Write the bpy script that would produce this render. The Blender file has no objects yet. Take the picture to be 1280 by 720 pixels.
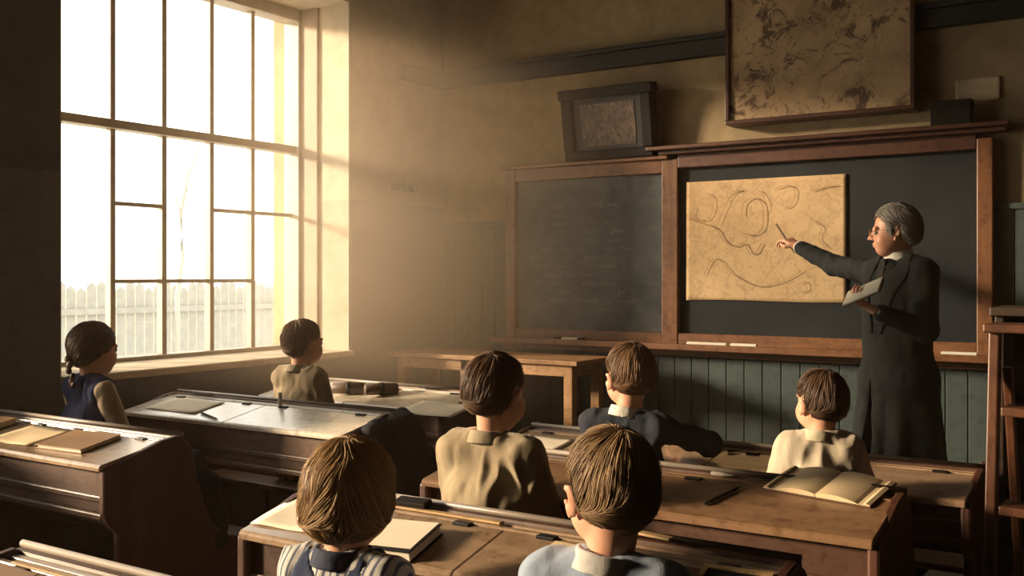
import bpy, bmesh, math, random
import numpy as np
from mathutils import Vector, Matrix, Euler
random.seed(7)
C = bpy.context.scene.collection
PI = math.pi
S = bpy.context.scene

# ------------------------------------------------------------------ camera, light, exposure
F = 1266.0; H = 1.46; HY = 345.0; TH = math.radians(33)
cam = bpy.data.cameras.new('camera'); camo = bpy.data.objects.new('camera', cam); C.objects.link(camo)
camo.location = (0, 0, H); camo.rotation_euler = (PI/2, 0, TH)
cam.sensor_width = 36; cam.lens = 36*F/1280; cam.shift_y = -(HY-360)/1280*-1
cam.clip_start = .05; S.camera = camo
SUN_M = .55; SUN_EL = math.radians(13)
hx, hy = 1/math.hypot(1, SUN_M), SUN_M/math.hypot(1, SUN_M)
sd = Vector((hx*math.cos(SUN_EL), hy*math.cos(SUN_EL), -math.sin(SUN_EL)))
sun = bpy.data.lights.new('sun', 'SUN'); sun.energy = 16.0; sun.color = (1, .74, .50); sun.angle = math.radians(8)
suno = bpy.data.objects.new('sun', sun); C.objects.link(suno)
suno.rotation_euler = sd.to_track_quat('-Z', 'Y').to_euler(); suno.location = (-12, -3, 6)
w = bpy.data.worlds.new('sky'); S.world = w; w.use_nodes = True
bg = w.node_tree.nodes['Background']; bg.inputs[0].default_value = (1, .96, .86, 1); bg.inputs[1].default_value = 3.5
S.view_settings.view_transform = 'Standard'; S.view_settings.look = 'None'
S.view_settings.exposure = 0.0; S.view_settings.gamma = 1; S.view_settings.use_curve_mapping = False
HAZE = (.003, .45)   # thin everywhere, thickened by the window to make its glow
S.cycles.volume_step_rate = 2; S.cycles.max_bounces = 8; S.cycles.volume_bounces = 1
S.cycles.use_denoising = True

def portal(y0, y1):
    l = bpy.data.lights.new('window_portal', 'AREA'); l.shape = 'RECTANGLE'; l.size = 2.25; l.size_y = y1-y0
    l.cycles.is_portal = True
    o = bpy.data.objects.new('window_portal', l); C.objects.link(o)
    o.location = (-5.12, (y0+y1)/2, 2.1); o.rotation_euler = (0, -PI/2, 0)
portal(2.9, 4.98); portal(-1.0, 2.45)

# ------------------------------------------------------------------ materials
def nt(name):
    m = bpy.data.materials.new(name); m.use_nodes = True
    return m, m.node_tree.nodes, m.node_tree.links, m.node_tree.nodes['Principled BSDF']
def ramp(N, stops):
    r = N.new('ShaderNodeValToRGB'); e = r.color_ramp.elements
    while len(e) < len(stops): e.new(.5)
    for i, (p, c) in enumerate(stops): e[i].position = p; e[i].color = (*c, 1) if len(c) == 3 else c
    return r
def mapped(N, L, scale, loc=(0, 0, 0)):
    t = N.new('ShaderNodeTexCoord'); mp = N.new('ShaderNodeMapping'); mp.inputs['Scale'].default_value = scale
    mp.inputs['Location'].default_value = loc
    L.new(t.outputs['Object'], mp.inputs['Vector']); return mp
def noise(N, L, vec, sc, det=4, rough=.55, dist=0):
    n = N.new('ShaderNodeTexNoise'); n.inputs['Scale'].default_value = sc; n.inputs['Detail'].default_value = det
    n.inputs['Roughness'].default_value = rough; n.inputs['Distortion'].default_value = dist
    L.new(vec.outputs[0], n.inputs['Vector']); return n
def mix(N, L, a, b, fac, mode='MIX'):
    x = N.new('ShaderNodeMix'); x.data_type = 'RGBA'; x.blend_type = mode
    for sock, v in ((x.inputs[6], a), (x.inputs[7], b)):
        if isinstance(v, tuple): sock.default_value = (*v, 1)
        else: L.new(v, sock)
    if isinstance(fac, float): x.inputs[0].default_value = fac
    else: L.new(fac, x.inputs[0])
    return x.outputs[2]
def bump(N, L, P, h, s, d=.01):
    b = N.new('ShaderNodeBump'); b.inputs['Strength'].default_value = s; b.inputs['Distance'].default_value = d
    L.new(h, b.inputs['Height']); L.new(b.outputs[0], P.inputs['Normal'])
def wood(name, c1, c2, axis=0, rough=.4, wear=None, bs=.25, sc=14, spec=.5):
    m, N, L, P = nt(name)
    s = [1., 1., 1.]; s[axis] = .09
    mp = mapped(N, L, tuple(s)); n1 = noise(N, L, mp, sc, 6, .65, .6)
    mp2 = mapped(N, L, (1, 1, 1), (3, 1, 2)); n2 = noise(N, L, mp2, 3.2, 5, .6)
    r = ramp(N, [(.3, c1), (.5, tuple((a+b)/2 for a, b in zip(c1, c2))), (.72, c2)]); L.new(n1.outputs[0], r.inputs[0])
    col = r.outputs[0]
    rr = ramp(N, [(.35, (0, 0, 0)), (.7, (1, 1, 1))]); L.new(n2.outputs[0], rr.inputs[0])
    if wear: col = mix(N, L, col, wear, rr.outputs[0])
    n3 = noise(N, L, mp2, 22, 6, .7); r3 = ramp(N, [(.33, (.45, .4, .38)), (.5, (1, 1, 1))]); L.new(n3.outputs[0], r3.inputs[0])
    col = mix(N, L, col, r3.outputs[0], .8, 'MULTIPLY')
    L.new(col, P.inputs['Base Color']); P.inputs['Specular IOR Level'].default_value = spec
    mr = N.new('ShaderNodeMapRange'); mr.inputs[3].default_value = rough-.1; mr.inputs[4].default_value = rough+.18
    L.new(n3.outputs[0], mr.inputs[0]); L.new(mr.outputs[0], P.inputs['Roughness'])
    bump(N, L, P, n1.outputs[0], bs, .004)
    return m
def plain(name, c, rough=.6, metal=0, var=.12, sc=9, bs=0, bsc=60):
    m, N, L, P = nt(name); mp = mapped(N, L, (1, 1, 1)); n = noise(N, L, mp, sc, 5)
    r = ramp(N, [(.3, tuple(v*(1-var) for v in c)), (.7, tuple(min(1, v*(1+var)) for v in c))]); L.new(n.outputs[0], r.inputs[0])
    L.new(r.outputs[0], P.inputs['Base Color']); P.inputs['Roughness'].default_value = rough; P.inputs['Metallic'].default_value = metal
    if bs: n2 = noise(N, L, mp, bsc, 4); bump(N, L, P, n2.outputs[0], bs, .003)
    return m
def cloth(name, c, c2=None, stripe=None, rough=.9, weave=420, sheen=None):
    sheen = (.2 if max(c) > .2 else .0) if sheen is None else sheen
    m, N, L, P = nt(name); mp = mapped(N, L, (1, 1, 1)); n = noise(N, L, mp, 7, 5)
    c2 = c2 or tuple(v*.7 for v in c)
    r = ramp(N, [(.35, c2), (.65, c)]); L.new(n.outputs[0], r.inputs[0]); col = r.outputs[0]
    if stripe:
        s3 = N.new('ShaderNodeSeparateXYZ'); L.new(mp.outputs[0], s3.inputs[0])
        nn = noise(N, L, mp, 11, 3)
        ma = N.new('ShaderNodeMath'); ma.operation = 'MULTIPLY_ADD'; L.new(nn.outputs[0], ma.inputs[0]); ma.inputs[1].default_value = .02; L.new(s3.outputs[0], ma.inputs[2])
        mb = N.new('ShaderNodeMath'); mb.operation = 'MULTIPLY'; L.new(ma.outputs[0], mb.inputs[0]); mb.inputs[1].default_value = stripe[0]
        mc = N.new('ShaderNodeMath'); mc.operation = 'SINE'; L.new(mb.outputs[0], mc.inputs[0])
        rs = ramp(N, [(.35, (0, 0, 0)), (.6, (1, 1, 1))]); L.new(mc.outputs[0], rs.inputs[0])
        col = mix(N, L, col, stripe[1], rs.outputs[0])
    L.new(col, P.inputs['Base Color']); P.inputs['Roughness'].default_value = rough
    P.inputs['Sheen Weight'].default_value = sheen; P.inputs['Sheen Roughness'].default_value = .5
    P.inputs['Specular IOR Level'].default_value = .15
    n2 = noise(N, L, mp, weave, 2); n4 = noise(N, L, mp, 28, 4)
    ad = N.new('ShaderNodeMath'); ad.operation = 'MULTIPLY_ADD'; L.new(n4.outputs[0], ad.inputs[0]); ad.inputs[1].default_value = 3.; L.new(n2.outputs[0], ad.inputs[2])
    bump(N, L, P, ad.outputs[0], .35, .003)
    return m
def skin(name, c):
    m, N, L, P = nt(name); mp = mapped(N, L, (1, 1, 1)); n = noise(N, L, mp, 24, 4)
    r = ramp(N, [(.3, (c[0]*.92, c[1]*.78, c[2]*.72)), (.65, c)]); L.new(n.outputs[0], r.inputs[0]); L.new(r.outputs[0], P.inputs['Base Color'])
    P.inputs['Roughness'].default_value = .5; P.inputs['Subsurface Weight'].default_value = .25
    P.inputs['Subsurface Radius'].default_value = (1, .3, .12); P.inputs['Subsurface Scale'].default_value = .012
    return m
def hairmat(name, c1, c2, rough=.5):
    m, N, L, P = nt(name); a = N.new('ShaderNodeAttribute'); a.attribute_name = 'tone'
    r = ramp(N, [(0, c1), (1, c2)]); L.new(a.outputs['Fac'], r.inputs[0])
    L.new(r.outputs[0], P.inputs['Base Color']); P.inputs['Roughness'].default_value = rough; P.inputs['Specular IOR Level'].default_value = .35
    return m
def plaster(name, c, dirt):
    m, N, L, P = nt(name); mp = mapped(N, L, (1, 1, 1)); n1 = noise(N, L, mp, 1.3, 7, .65, .4); n2 = noise(N, L, mp, 9, 6, .7)
    r = ramp(N, [(.3, dirt), (.62, c)]); L.new(n1.outputs[0], r.inputs[0])
    r2 = ramp(N, [(.35, (.7, .66, .6)), (.55, (1, 1, 1))]); L.new(n2.outputs[0], r2.inputs[0])
    L.new(mix(N, L, r.outputs[0], r2.outputs[0], .6, 'MULTIPLY'), P.inputs['Base Color']); P.inputs['Roughness'].default_value = .85
    bump(N, L, P, n2.outputs[0], .3, .006)
    return m
def mapmat(name, base, dark, line, sc, lw, stain):
    m, N, L, P = nt(name); mp = mapped(N, L, (1, 1, 1))
    n1 = noise(N, L, mp, sc, 7, .62, .3); n2 = noise(N, L, mp, sc*2.4, 5, .6, .8); n3 = noise(N, L, mp, 2.5, 4)
    r0 = ramp(N, [(.35, dark), (.6, base)]); L.new(n3.outputs[0], r0.inputs[0])
    r1 = ramp(N, [(.5-lw, (0, 0, 0)), (.5, (1, 1, 1)), (.5+lw, (0, 0, 0))]); L.new(n1.outputs[0], r1.inputs[0])
    r2 = ramp(N, [(.43-lw*.6, (0, 0, 0)), (.43, (.6, .6, .6)), (.43+lw*.6, (0, 0, 0))]); L.new(n2.outputs[0], r2.inputs[0])
    r4 = ramp(N, [(.52, (0, 0, 0)), (.585, (1, 1, 1))]); n4 = noise(N, L, mp, sc*1.7, 9, .75, 1.2); L.new(n4.outputs[0], r4.inputs[0])
    c = mix(N, L, r0.outputs[0], line, r1.outputs[0]); c = mix(N, L, c, line, r2.outputs[0])
    ms = N.new('ShaderNodeMath'); ms.operation = 'MULTIPLY'; ms.inputs[1].default_value = stain; L.new(r4.outputs[0], ms.inputs[0])
    c = mix(N, L, c, line, ms.outputs[0])
    L.new(c, P.inputs['Base Color']); P.inputs['Roughness'].default_value = .8; bump(N, L, P, n4.outputs[0], .25, .004)
    return m

M = {}
M['lid'] = wood('worn_lid_wood', (.18, .11, .06), (.42, .29, .18), 0, .28, (.34, .24, .155))
M['lid'].node_tree.nodes['Principled BSDF'].inputs['Coat Weight'].default_value = 1.0; M['lid'].node_tree.nodes['Principled BSDF'].inputs['Coat Roughness'].default_value = .2
M['deskl'] = wood('lit_desk_wood', (.09, .05, .032), (.21, .12, .075), 0, .42, (.15, .085, .055))  # lighter copy of the desk wood, light near the window put into its colour
M['lidred'] = wood('brown_lid_wood', (.11, .058, .03), (.28, .165, .09), 0, .3, (.2, .115, .06)); M['bead'] = plain('edge_highlight', (.22, .185, .15), .35)  # bead colour is paler to carry the highlight along the desk's back edge
M['lidpale'] = wood('glare_lid_wood', (.58, .50, .39), (.82, .74, .6), 0, .3, (.72, .64, .5))  # glare from the window put into a paler lid colour
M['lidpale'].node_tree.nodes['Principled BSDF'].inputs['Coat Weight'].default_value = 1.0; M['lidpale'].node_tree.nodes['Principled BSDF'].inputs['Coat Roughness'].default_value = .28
M['desk'] = wood('dark_desk_wood', (.038, .017, .010), (.10, .046, .025), 0, .42, (.07, .032, .018))
M['dark'] = wood('blackened_wood', (.018, .010, .006), (.05, .026, .014), 0, .5)
M['deskv'] = wood('dark_side_wood', (.04, .014, .008), (.10, .038, .018), 2, .45)
M['oak'] = wood('warm_oak', (.12, .046, .018), (.26, .11, .042), 0, .38)
M['oakv'] = wood('warm_oak_upright', (.12, .046, .018), (.26, .11, .042), 2, .38)
M['mahog'] = wood('red_brown_header_wood', (.045, .015, .008), (.11, .04, .018), 0, .4)
M['pine'] = wood('pine_table_wood', (.28, .14, .055), (.50, .28, .12), 0, .42)
M['pinev'] = wood('pine_table_upright', (.28, .14, .055), (.50, .28, .12), 2, .42)
M['ladder'] = wood('ladder_wood', (.05, .018, .008), (.13, .05, .02), 2, .4)
M['floor'] = wood('floor_wood', (.16, .10, .06), (.36, .25, .16), 1, .4, (.26, .18, .11), .3, 10)
M['green'] = wood('green_wainscot_paint', (.030, .046, .042), (.050, .070, .062), 2, .6, (.040, .058, .051), .15, 6)
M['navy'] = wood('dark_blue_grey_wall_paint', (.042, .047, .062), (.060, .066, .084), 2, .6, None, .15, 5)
M['sash'] = plain('window_frame_paint', (.34, .29, .22), .5); M['casing'] = plain('shaded_casing', (.26, .18, .11), .6)
M['cream'] = plaster('cream_plaster', (.42, .315, .175), (.27, .19, .10))
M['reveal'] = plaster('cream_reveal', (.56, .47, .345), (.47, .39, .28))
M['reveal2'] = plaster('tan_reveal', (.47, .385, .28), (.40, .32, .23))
M['pier'] = plaster('shaded_pier', (.038, .044, .062), (.028, .033, .048))
M['white'] = plaster('pale_ceiling', (.5, .45, .36), (.4, .34, .26))
M['rail'] = plain('dark_green_rail', (.014, .016, .013), .6)
M['iron'] = plain('black_iron', (.02, .02, .022), .45, .8)
M['black'] = plain('black_lacquer', (.012, .010, .009), .6); M['black'].node_tree.nodes['Principled BSDF'].inputs['Specular IOR Level'].default_value = .15
M['paper'] = plain('cream_paper', (.80, .73, .58), .8, var=.06)
M['paper2'] = plain('yellowed_paper', (.62, .48, .29), .8, var=.08)
M['leather'] = plain('brown_leather', (.09, .05, .03), .5, bs=.3)
M['leather2'] = plain('tan_leather', (.26, .15, .07), .5, bs=.3)
M['bookred'] = plain('dark_red_cloth_cover', (.10, .03, .02), .6, bs=.2)
M['bookgreen'] = plain('dark_green_cloth_cover', (.03, .045, .04), .6, bs=.2)
M['chalk'] = plain('chalk', (.75, .68, .55), .9)
M['ruler'] = wood('ruler_wood', (.40, .25, .10), (.58, .40, .2), 0, .45)
M['glass'] = plain('ink_glass', (.01, .012, .02), .1)
m_, N_, L_, P_ = nt('window_glass'); N_.remove(P_); tr_ = N_.new('ShaderNodeBsdfTransparent'); gs_ = N_.new('ShaderNodeBsdfGlossy'); gs_.inputs['Roughness'].default_value = .02
tr_.inputs['Color'].default_value = (.97, .97, .95, 1); mx_ = N_.new('ShaderNodeMixShader'); mx_.inputs[0].default_value = .05; L_.new(tr_.outputs[0], mx_.inputs[1]); L_.new(gs_.outputs[0], mx_.inputs[2]); L_.new(mx_.outputs[0], N_['Material Output'].inputs['Surface']); M['pane'] = m_
M['outdoor'] = plain('pale_ground', (.9, .88, .8), .9)
M['fence'] = plain('whitewashed_fence', (.31, .31, .29), .8, var=.12)
M['bark'] = plain('pale_bark', (.4, .4, .37), .9, var=.05)
M['panel'] = wood('dark_ceiling_boards', (.05, .03, .02), (.09, .06, .035), 0, .6); M['far'] = plaster('dark_distemper', (.085, .075, .055), (.06, .05, .04))

# ------------------------------------------------------------------ mesh helpers
def tag(o, label=None, cat=None, group=None, kind=None):
    for k, v in (('label', label), ('category', cat), ('group', group), ('kind', kind)):
        if v: o[k] = v
    return o
def thing(name, label, cat, loc=(0, 0, 0), rz=0, group=None):
    o = bpy.data.objects.new(name, None); C.objects.link(o); o.empty_display_size = .05
    o.location = loc; o.rotation_euler = (0, 0, rz); return tag(o, label, cat, group)
class MB:
    def __init__(s): s.bm = bmesh.new()
    def box(s, lo, hi, rot=None, piv=None, bev=0):
        lo = Vector(lo); hi = Vector(hi); c = (lo+hi)/2; d = hi-lo
        r = bmesh.ops.create_cube(s.bm, size=1); vs = r['verts']
        for v in vs: v.co = Vector((v.co.x*d.x, v.co.y*d.y, v.co.z*d.z))
        if bev:
            es = list({e for v in vs for e in v.link_edges})
            rr = bmesh.ops.bevel(s.bm, geom=es, offset=bev, segments=2, affect='EDGES', profile=.6)
            vs = list({v for f in rr['faces'] for v in f.verts} | {v for v in vs if v.is_valid})
        for v in vs: v.co = v.co+c
        if rot:
            R = Euler(rot).to_matrix(); p = Vector(piv) if piv else c
            for v in vs: v.co = R@(v.co-p)+p
        return s
    def tube(s, pts, rad, n=8, cap=True):
        pts = [Vector(p) for p in pts]; rs = rad if isinstance(rad, (list, tuple)) else [rad]*len(pts)
        rings = []; up = Vector((0, 0, 1))
        for i, p in enumerate(pts):
            d = (pts[min(i+1, len(pts)-1)]-pts[max(i-1, 0)]).normalized()
            a = d.cross(up)
            if a.length < .05: a = d.cross(Vector((1, 0, 0)))
            a.normalize(); b = d.cross(a)
            rings.append([s.bm.verts.new(p+(a*math.cos(2*PI*k/n)+b*math.sin(2*PI*k/n))*rs[i]) for k in range(n)])
        for i in range(len(rings)-1):
            for k in range(n): s.bm.faces.new((rings[i][k], rings[i][(k+1) % n], rings[i+1][(k+1) % n], rings[i+1][k]))
        if cap: s.bm.faces.new(rings[0][::-1]); s.bm.faces.new(rings[-1])
        return s
    def lathe(s, prof, c=(0, 0, 0), n=20):
        c = Vector(c); rings = [[s.bm.verts.new(c+Vector((r*math.cos(2*PI*k/n), r*math.sin(2*PI*k/n), z))) for k in range(n)] for r, z in prof]
        for i in range(len(rings)-1):
            for k in range(n): s.bm.faces.new((rings[i][k], rings[i][(k+1) % n], rings[i+1][(k+1) % n], rings[i+1][k]))
        s.bm.faces.new(rings[0][::-1]); s.bm.faces.new(rings[-1]); return s
    def prism(s, poly, x0, x1):     # poly in (y,z), extruded along x
        a = [s.bm.verts.new((x0, y, z)) for y, z in poly]; b = [s.bm.verts.new((x1, y, z)) for y, z in poly]; n = len(poly)
        for i in range(n): s.bm.faces.new((a[i], a[(i+1) % n], b[(i+1) % n], b[i]))
        s.bm.faces.new(a[::-1]); s.bm.faces.new(b); return s
    def ribbon(s, pts, wd, nrm=(0, -1, 0)):
        pts = [Vector(p) for p in pts]; nrm = Vector(nrm); pr = None
        for i, p in enumerate(pts):
            d = (pts[min(i+1, len(pts)-1)]-pts[max(i-1, 0)])
            if d.length < 1e-7: d = Vector((1, 0, 0))
            t = d.normalized().cross(nrm)*wd*.5
            q = (s.bm.verts.new(p+t), s.bm.verts.new(p-t))
            if pr: s.bm.faces.new((pr[0], pr[1], q[1], q[0]))
            pr = q
        return s
    def build(s, name, mat, parent=None, smooth=False, bev=0):
        bmesh.ops.recalc_face_normals(s.bm, faces=s.bm.faces)
        me = bpy.data.meshes.new(name); s.bm.to_mesh(me); s.bm.free(); me.materials.append(mat)
        if smooth: me.shade_smooth()
        o = bpy.data.objects.new(name, me); C.objects.link(o)
        if parent: o.parent = parent
        if bev:
            b = o.modifiers.new('b', 'BEVEL'); b.width = bev; b.segments = 2; b.limit_method = 'ANGLE'; b.angle_limit = .6
        return o
def struct(o, label=None): o['kind'] = 'structure'; return o
def raw(name, v, f, mat, parent=None, smooth=True, tone=None):
    me = bpy.data.meshes.new(name); v = np.asarray(v, np.float32); f = np.asarray(f, np.int32)
    me.vertices.add(len(v)); me.vertices.foreach_set('co', v.ravel())
    me.loops.add(f.size); me.loops.foreach_set('vertex_index', f.ravel())
    me.polygons.add(len(f)); me.polygons.foreach_set('loop_start', np.arange(0, f.size, f.shape[1], dtype=np.int32))
    me.update(calc_edges=True); me.validate()
    if smooth: me.shade_smooth()
    me.materials.append(mat)
    if tone is not None:
        a = me.attributes.new('tone', 'FLOAT', 'POINT'); a.data.foreach_set('value', np.asarray(tone, np.float32))
    o = bpy.data.objects.new(name, me); C.objects.link(o)
    if parent: o.parent = parent
    return o

# ------------------------------------------------------------------ room shell
W = -4.5; YB = 6.0; WX = -5.0; ZC = 4.3; XR = 3.2; YF = -2.6
SILL = .965; HEAD = 3.26; A0, A1 = 2.91, 4.98; B0, B1 = -1.0, 2.45
o = MB().box((W-.7, YF-.2, -.2), (XR+.2, YB+.2, 0)).build('floor', M['floor']); struct(o)
g = MB()
for i in range(70):      # gaps between floorboards, as boards with slightly different heights
    x = W+.02+i*.112
    if x > XR-.1: break
    g.box((x, YF, -.004), (x+.107, YB, .004+random.random()*.0015))
struct(g.build('floor', M['floor'])); struct(MB().box((W-.7, YF-.2, ZC), (XR+.2, YB+.2, ZC+.2)).build('ceiling', M['panel']))
struct(MB().box((W-.7, YB, 0), (XR+.2, YB+.2, ZC)).build('wall_back', M['cream']))
struct(MB().box((XR, YF, 0), (XR+.2, YB, ZC)).build('wall_right', M['far']))
struct(MB().box((W-.7, YF-.2, 0), (XR+.2, YF, ZC)).build('wall_front', M['far']))
wl = MB()
for y0, y1 in ((YF, B0), (B1, A0), (A1, YB)): wl.box((W-.7, y0, 0), (W, y1, ZC))
for y0, y1 in ((B0, B1), (A0, A1)):
    wl.box((W-.7, y0, 0), (W, y1, SILL)); wl.box((W-.7, y0, HEAD), (W, y1, ZC))
struct(wl.build('wall_left', M['cream']))
# painted lower wall of the window side
dl = MB()
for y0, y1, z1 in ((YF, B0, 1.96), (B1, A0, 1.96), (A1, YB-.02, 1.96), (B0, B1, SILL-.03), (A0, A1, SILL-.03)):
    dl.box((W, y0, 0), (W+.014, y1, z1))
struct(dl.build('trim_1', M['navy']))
struct(MB().box((W, B1, 1.96), (W+.012, A0, ZC)).build('trim_12', M['pier']))  # dark sheet over the cream wall stands in for its shade
# beaded boards of the teaching wall
bd = MB(); x = W+.014
while x < XR:
    bd.box((x+.002, YB-.022, 0), (min(x+.112, XR), YB, 1.82), bev=.004); x += .115
struct(bd.build('trim_2', M['green']))
struct(MB().box((W+.014, YB-.035, 1.815), (XR, YB, 1.85)).build('trim_3', M['green'], bev=.006))
struct(MB().box((W+.014, YB-.035, 0), (XR, YB-.02, .16)).build('baseboard_back', M['green'], bev=.005))
struct(MB().box((W+.014, YF, 0), (W+.032, YB-.035, .16)).build('baseboard_left', M['navy'], bev=.005))
struct(MB().box((W, YB-.075, 2.83), (XR, YB, 2.93)).box((W, YB-.095, 2.93), (XR, YB, 2.96)).build('trim_4', M['rail'], bev=.006))
struct(MB().box((W, 5.45, 2.83), (W+.05, YB-.095, 2.93)).build('trim_5', M['rail'], bev=.006))
# reveals and sills
def opening(y0, y1, n):
    struct(MB().box((WX+.09, y1-.03, SILL+.01), (-4.76, y1, HEAD-.01)).build('trim_%d' % (n+20), M['casing'], bev=.006))  # brown board puts the shade on the reveal's outer part into colour
    struct(MB().box((WX+.09, y1-.012, SILL), (W+.002, y1+.002, 1.96)).build('trim_%d' % n, M['reveal2']))
    struct(MB().box((WX+.09, y1-.012, 1.96), (W+.002, y1+.002, HEAD)).box((WX+.09, y0-.002, SILL), (W+.002, y0+.012, HEAD)).box((WX+.09, y0, HEAD-.012), (W+.002, y1, HEAD)).build('trim_%d' % (n+1), M['reveal']))
    struct(MB().box((WX+.05, y0-.0, SILL-.03), (W+.045, y1, SILL+.01)).build('trim_%d' % (n+2), M['reveal'], bev=.008))
opening(A0, A1, 6); opening(B0, B1, 9)
def window(idx, y0, y1, muls, bars):
    r = bpy.data.objects.new('window_%d' % idx, None); C.objects.link(r); r.location = (WX, (y0+y1)/2, SILL); r['kind'] = 'structure'
    yc = (y0+y1)/2
    def B(lo, hi): return ((lo[0]-WX, lo[1]-yc, lo[2]-SILL), (hi[0]-WX, hi[1]-yc, hi[2]-SILL))
    f = MB(); z0 = SILL+.01; ft = 3.17
    f.box(*B((WX-.05, y0, z0), (WX+.06, y1, 1.0))).box(*B((WX-.05, y0, ft), (WX+.09, y1, HEAD)))
    f.box(*B((WX-.05, y0, z0), (WX+.06, y0+.05, HEAD))).box(*B((WX-.05, y1-.05, z0), (WX+.09, y1, HEAD)))
    f.build('window_frame', M['sash'], r, bev=.006)
    MB().box(*B((WX-.03, y0+.05, 2.285), (WX+.065, y1-.05, 2.335))).build('transom', M['sash'], r, bev=.006)
    b = MB()
    for ym in muls: b.box(*B((WX-.02, ym-.016, 1.0), (WX+.03, ym+.016, 2.29))).box(*B((WX-.02, ym-.016, 2.33), (WX+.03, ym+.016, ft)))
    for z, ya, yb_ in bars: b.box(*B((WX-.015, ya, z-.011), (WX+.025, yb_, z+.011)))
    b.build('glazing_bars', M['sash'], r, bev=.003)
    MB().box(*B((WX-.002, y0+.045, 1.0), (WX+.002, y1-.045, ft))).build('glass_pane', M['pane'], r)
ms = [3.20, 3.546, 3.893, 4.247, 4.582]
window(1, A0, A1, ms, [(1.87, ms[1], ms[2]), (1.43, ms[1], ms[4]), (1.87, ms[3], 4.93)])
window(2, B0, B1, [B0+.345*i for i in range(1, 10)], [(1.87, B0, B1), (1.43, B0, B1)])  # unseen window, added and widened to bring sun onto children and desks

# ------------------------------------------------------------------ outside
struct(MB().box((-60, -30, -.3), (-5.3, 60, -.25)).build('ground', M['outdoor']))
fr = thing('picket_fence', 'pale picket fence seen through the window', 'fence', (-12, 6, -.25))
fb = MB()
for i in range(150): 
    y = -4+i*.15; w_ = .125; h = 1.55+.05*math.sin(i*1.7)
    fb.prism([(y, 0), (y+.135, 0), (y+.135, h), (y+.067, h+.05), (y, h)], 0, .025)
fb.build('pickets', M['fence'], fr); MB().box((.025, -4, .4), (.07, 18, .48)).box((.025, -4, 1.2), (.07, 18, 1.28)).build('rail', M['fence'], fr)
tr = MB()
def unproj(px, py, d):
    l = (px-640)/F*d; return Vector((-math.sin(TH)*d+math.cos(TH)*l, math.cos(TH)*d+math.sin(TH)*l, H-(py-HY)/F*d))
b0 = unproj(222, 330, 13.)
tr.tube([(b0.x, b0.y, -.25), (b0.x, b0.y, 1.2), b0+Vector((.03, .05, .1)), unproj(226, 270, 13), unproj(236, 215, 13), unproj(252, 180, 13)], [.035, .03, .028, .024, .018, .01])
for (a, b) in (((226, 270), (214, 220)), ((236, 215), (246, 215)), ((230, 245), (242, 225))): tr.tube([unproj(*a, 13), unproj(*b, 13)], [.012, .005], 6)
tag(tr.build('bare_sapling', M['bark'], smooth=True), 'pale leafless sapling bending to one side beyond the window', 'tree')

# ------------------------------------------------------------------ blackboard
BY = YB-.022
bb = thing('blackboard_cabinet', 'long wooden framed double blackboard with a chalk ledge on the wall', 'blackboard', (-2.35, BY, 1.03))
def bx(a, b, c, d, e, f): return ((a+2.35, c-BY, e-1.03), (b+2.35, d-BY, f-1.03))
m_, N_, L_, P_ = nt('slate_board'); mp_ = mapped(N_, L_, (1, 1, 1)); na = noise(N_, L_, mp_, 2.2, 7, .65, .7); nb = noise(N_, L_, mapped(N_, L_, (1, 1, 3)), 9, 6, .7)
ra = ramp(N_, [(.38, (.022, .030, .031)), (.66, (.10, .115, .105))]); L_.new(na.outputs[0], ra.inputs[0])
rb = ramp(N_, [(.5, (0, 0, 0)), (.78, (.5, .5, .5))]); L_.new(nb.outputs[0], rb.inputs[0])
L_.new(mix(N_, L_, ra.outputs[0], (.13, .14, .125), rb.outputs[0]), P_.inputs['Base Color']); P_.inputs['Roughness'].default_value = .55
M['slate'] = m_
m_, N_, L_, P_ = nt('dark_slate_board'); na = noise(N_, L_, mapped(N_, L_, (1, 1, 1)), 2.6, 6, .6)
ra = ramp(N_, [(.4, (.007, .009, .011)), (.75, (.016, .021, .023))]); L_.new(na.outputs[0], ra.inputs[0]); L_.new(ra.outputs[0], P_.inputs['Base Color']); P_.inputs['Roughness'].default_value = .7; P_.inputs['Specular IOR Level'].default_value = .25
M['slate2'] = m_
pn = MB().box(*bx(-3.84, -2.69, BY-.02, BY, 1.09, 2.14)).build('writing_panel', M['slate'], bb)
MB().box(*bx(-2.62, -.83, BY-.02, BY, 1.09, 2.19)).build('writing_panel', M['slate2'], bb)
for a, b, z1 in ((-3.90, -3.82, 2.2), (-2.71, -2.60, 2.2), (-.87, -.79, 2.2)): MB().box(*bx(a, b, BY-.06, BY, 1.03, z1)).build('stile', M['oakv'], bb, bev=.006)
for a, b, z0_, z1 in ((-3.82, -2.71, 2.115, 2.20), (-3.82, -2.71, 1.03, 1.10), (-2.6, -.87, 1.03, 1.10)): MB().box(*bx(a, b, BY-.055, BY, z0_, z1)).build('frame_rail', M['oak'], bb, bev=.005)
MB().box(*bx(-3.93, -2.66, BY-.085, BY, 2.2, 2.225)).build('top_moulding', M['oak'], bb, bev=.006)
MB().box(*bx(-2.6, -.87, BY-.06, BY, 2.14, 2.225)).box(*bx(-2.71, -.72, BY-.11, BY, 2.225, 2.25)).box(*bx(-2.78, -.70, BY-.15, BY, 2.25, 2.275)).build('cornice', M['mahog'], bb, bev=.006)
MB().box(*bx(-3.97, -.62, BY-.16, BY, 1.0, 1.028)).box(*bx(-3.93, -.66, BY-.05, BY, .955, 1.0)).box(*bx(-3.97, -.62, BY-.165, BY-.15, 1.0, 1.04)).build('chalk_ledge', M['oak'], bb, bev=.005)
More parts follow.
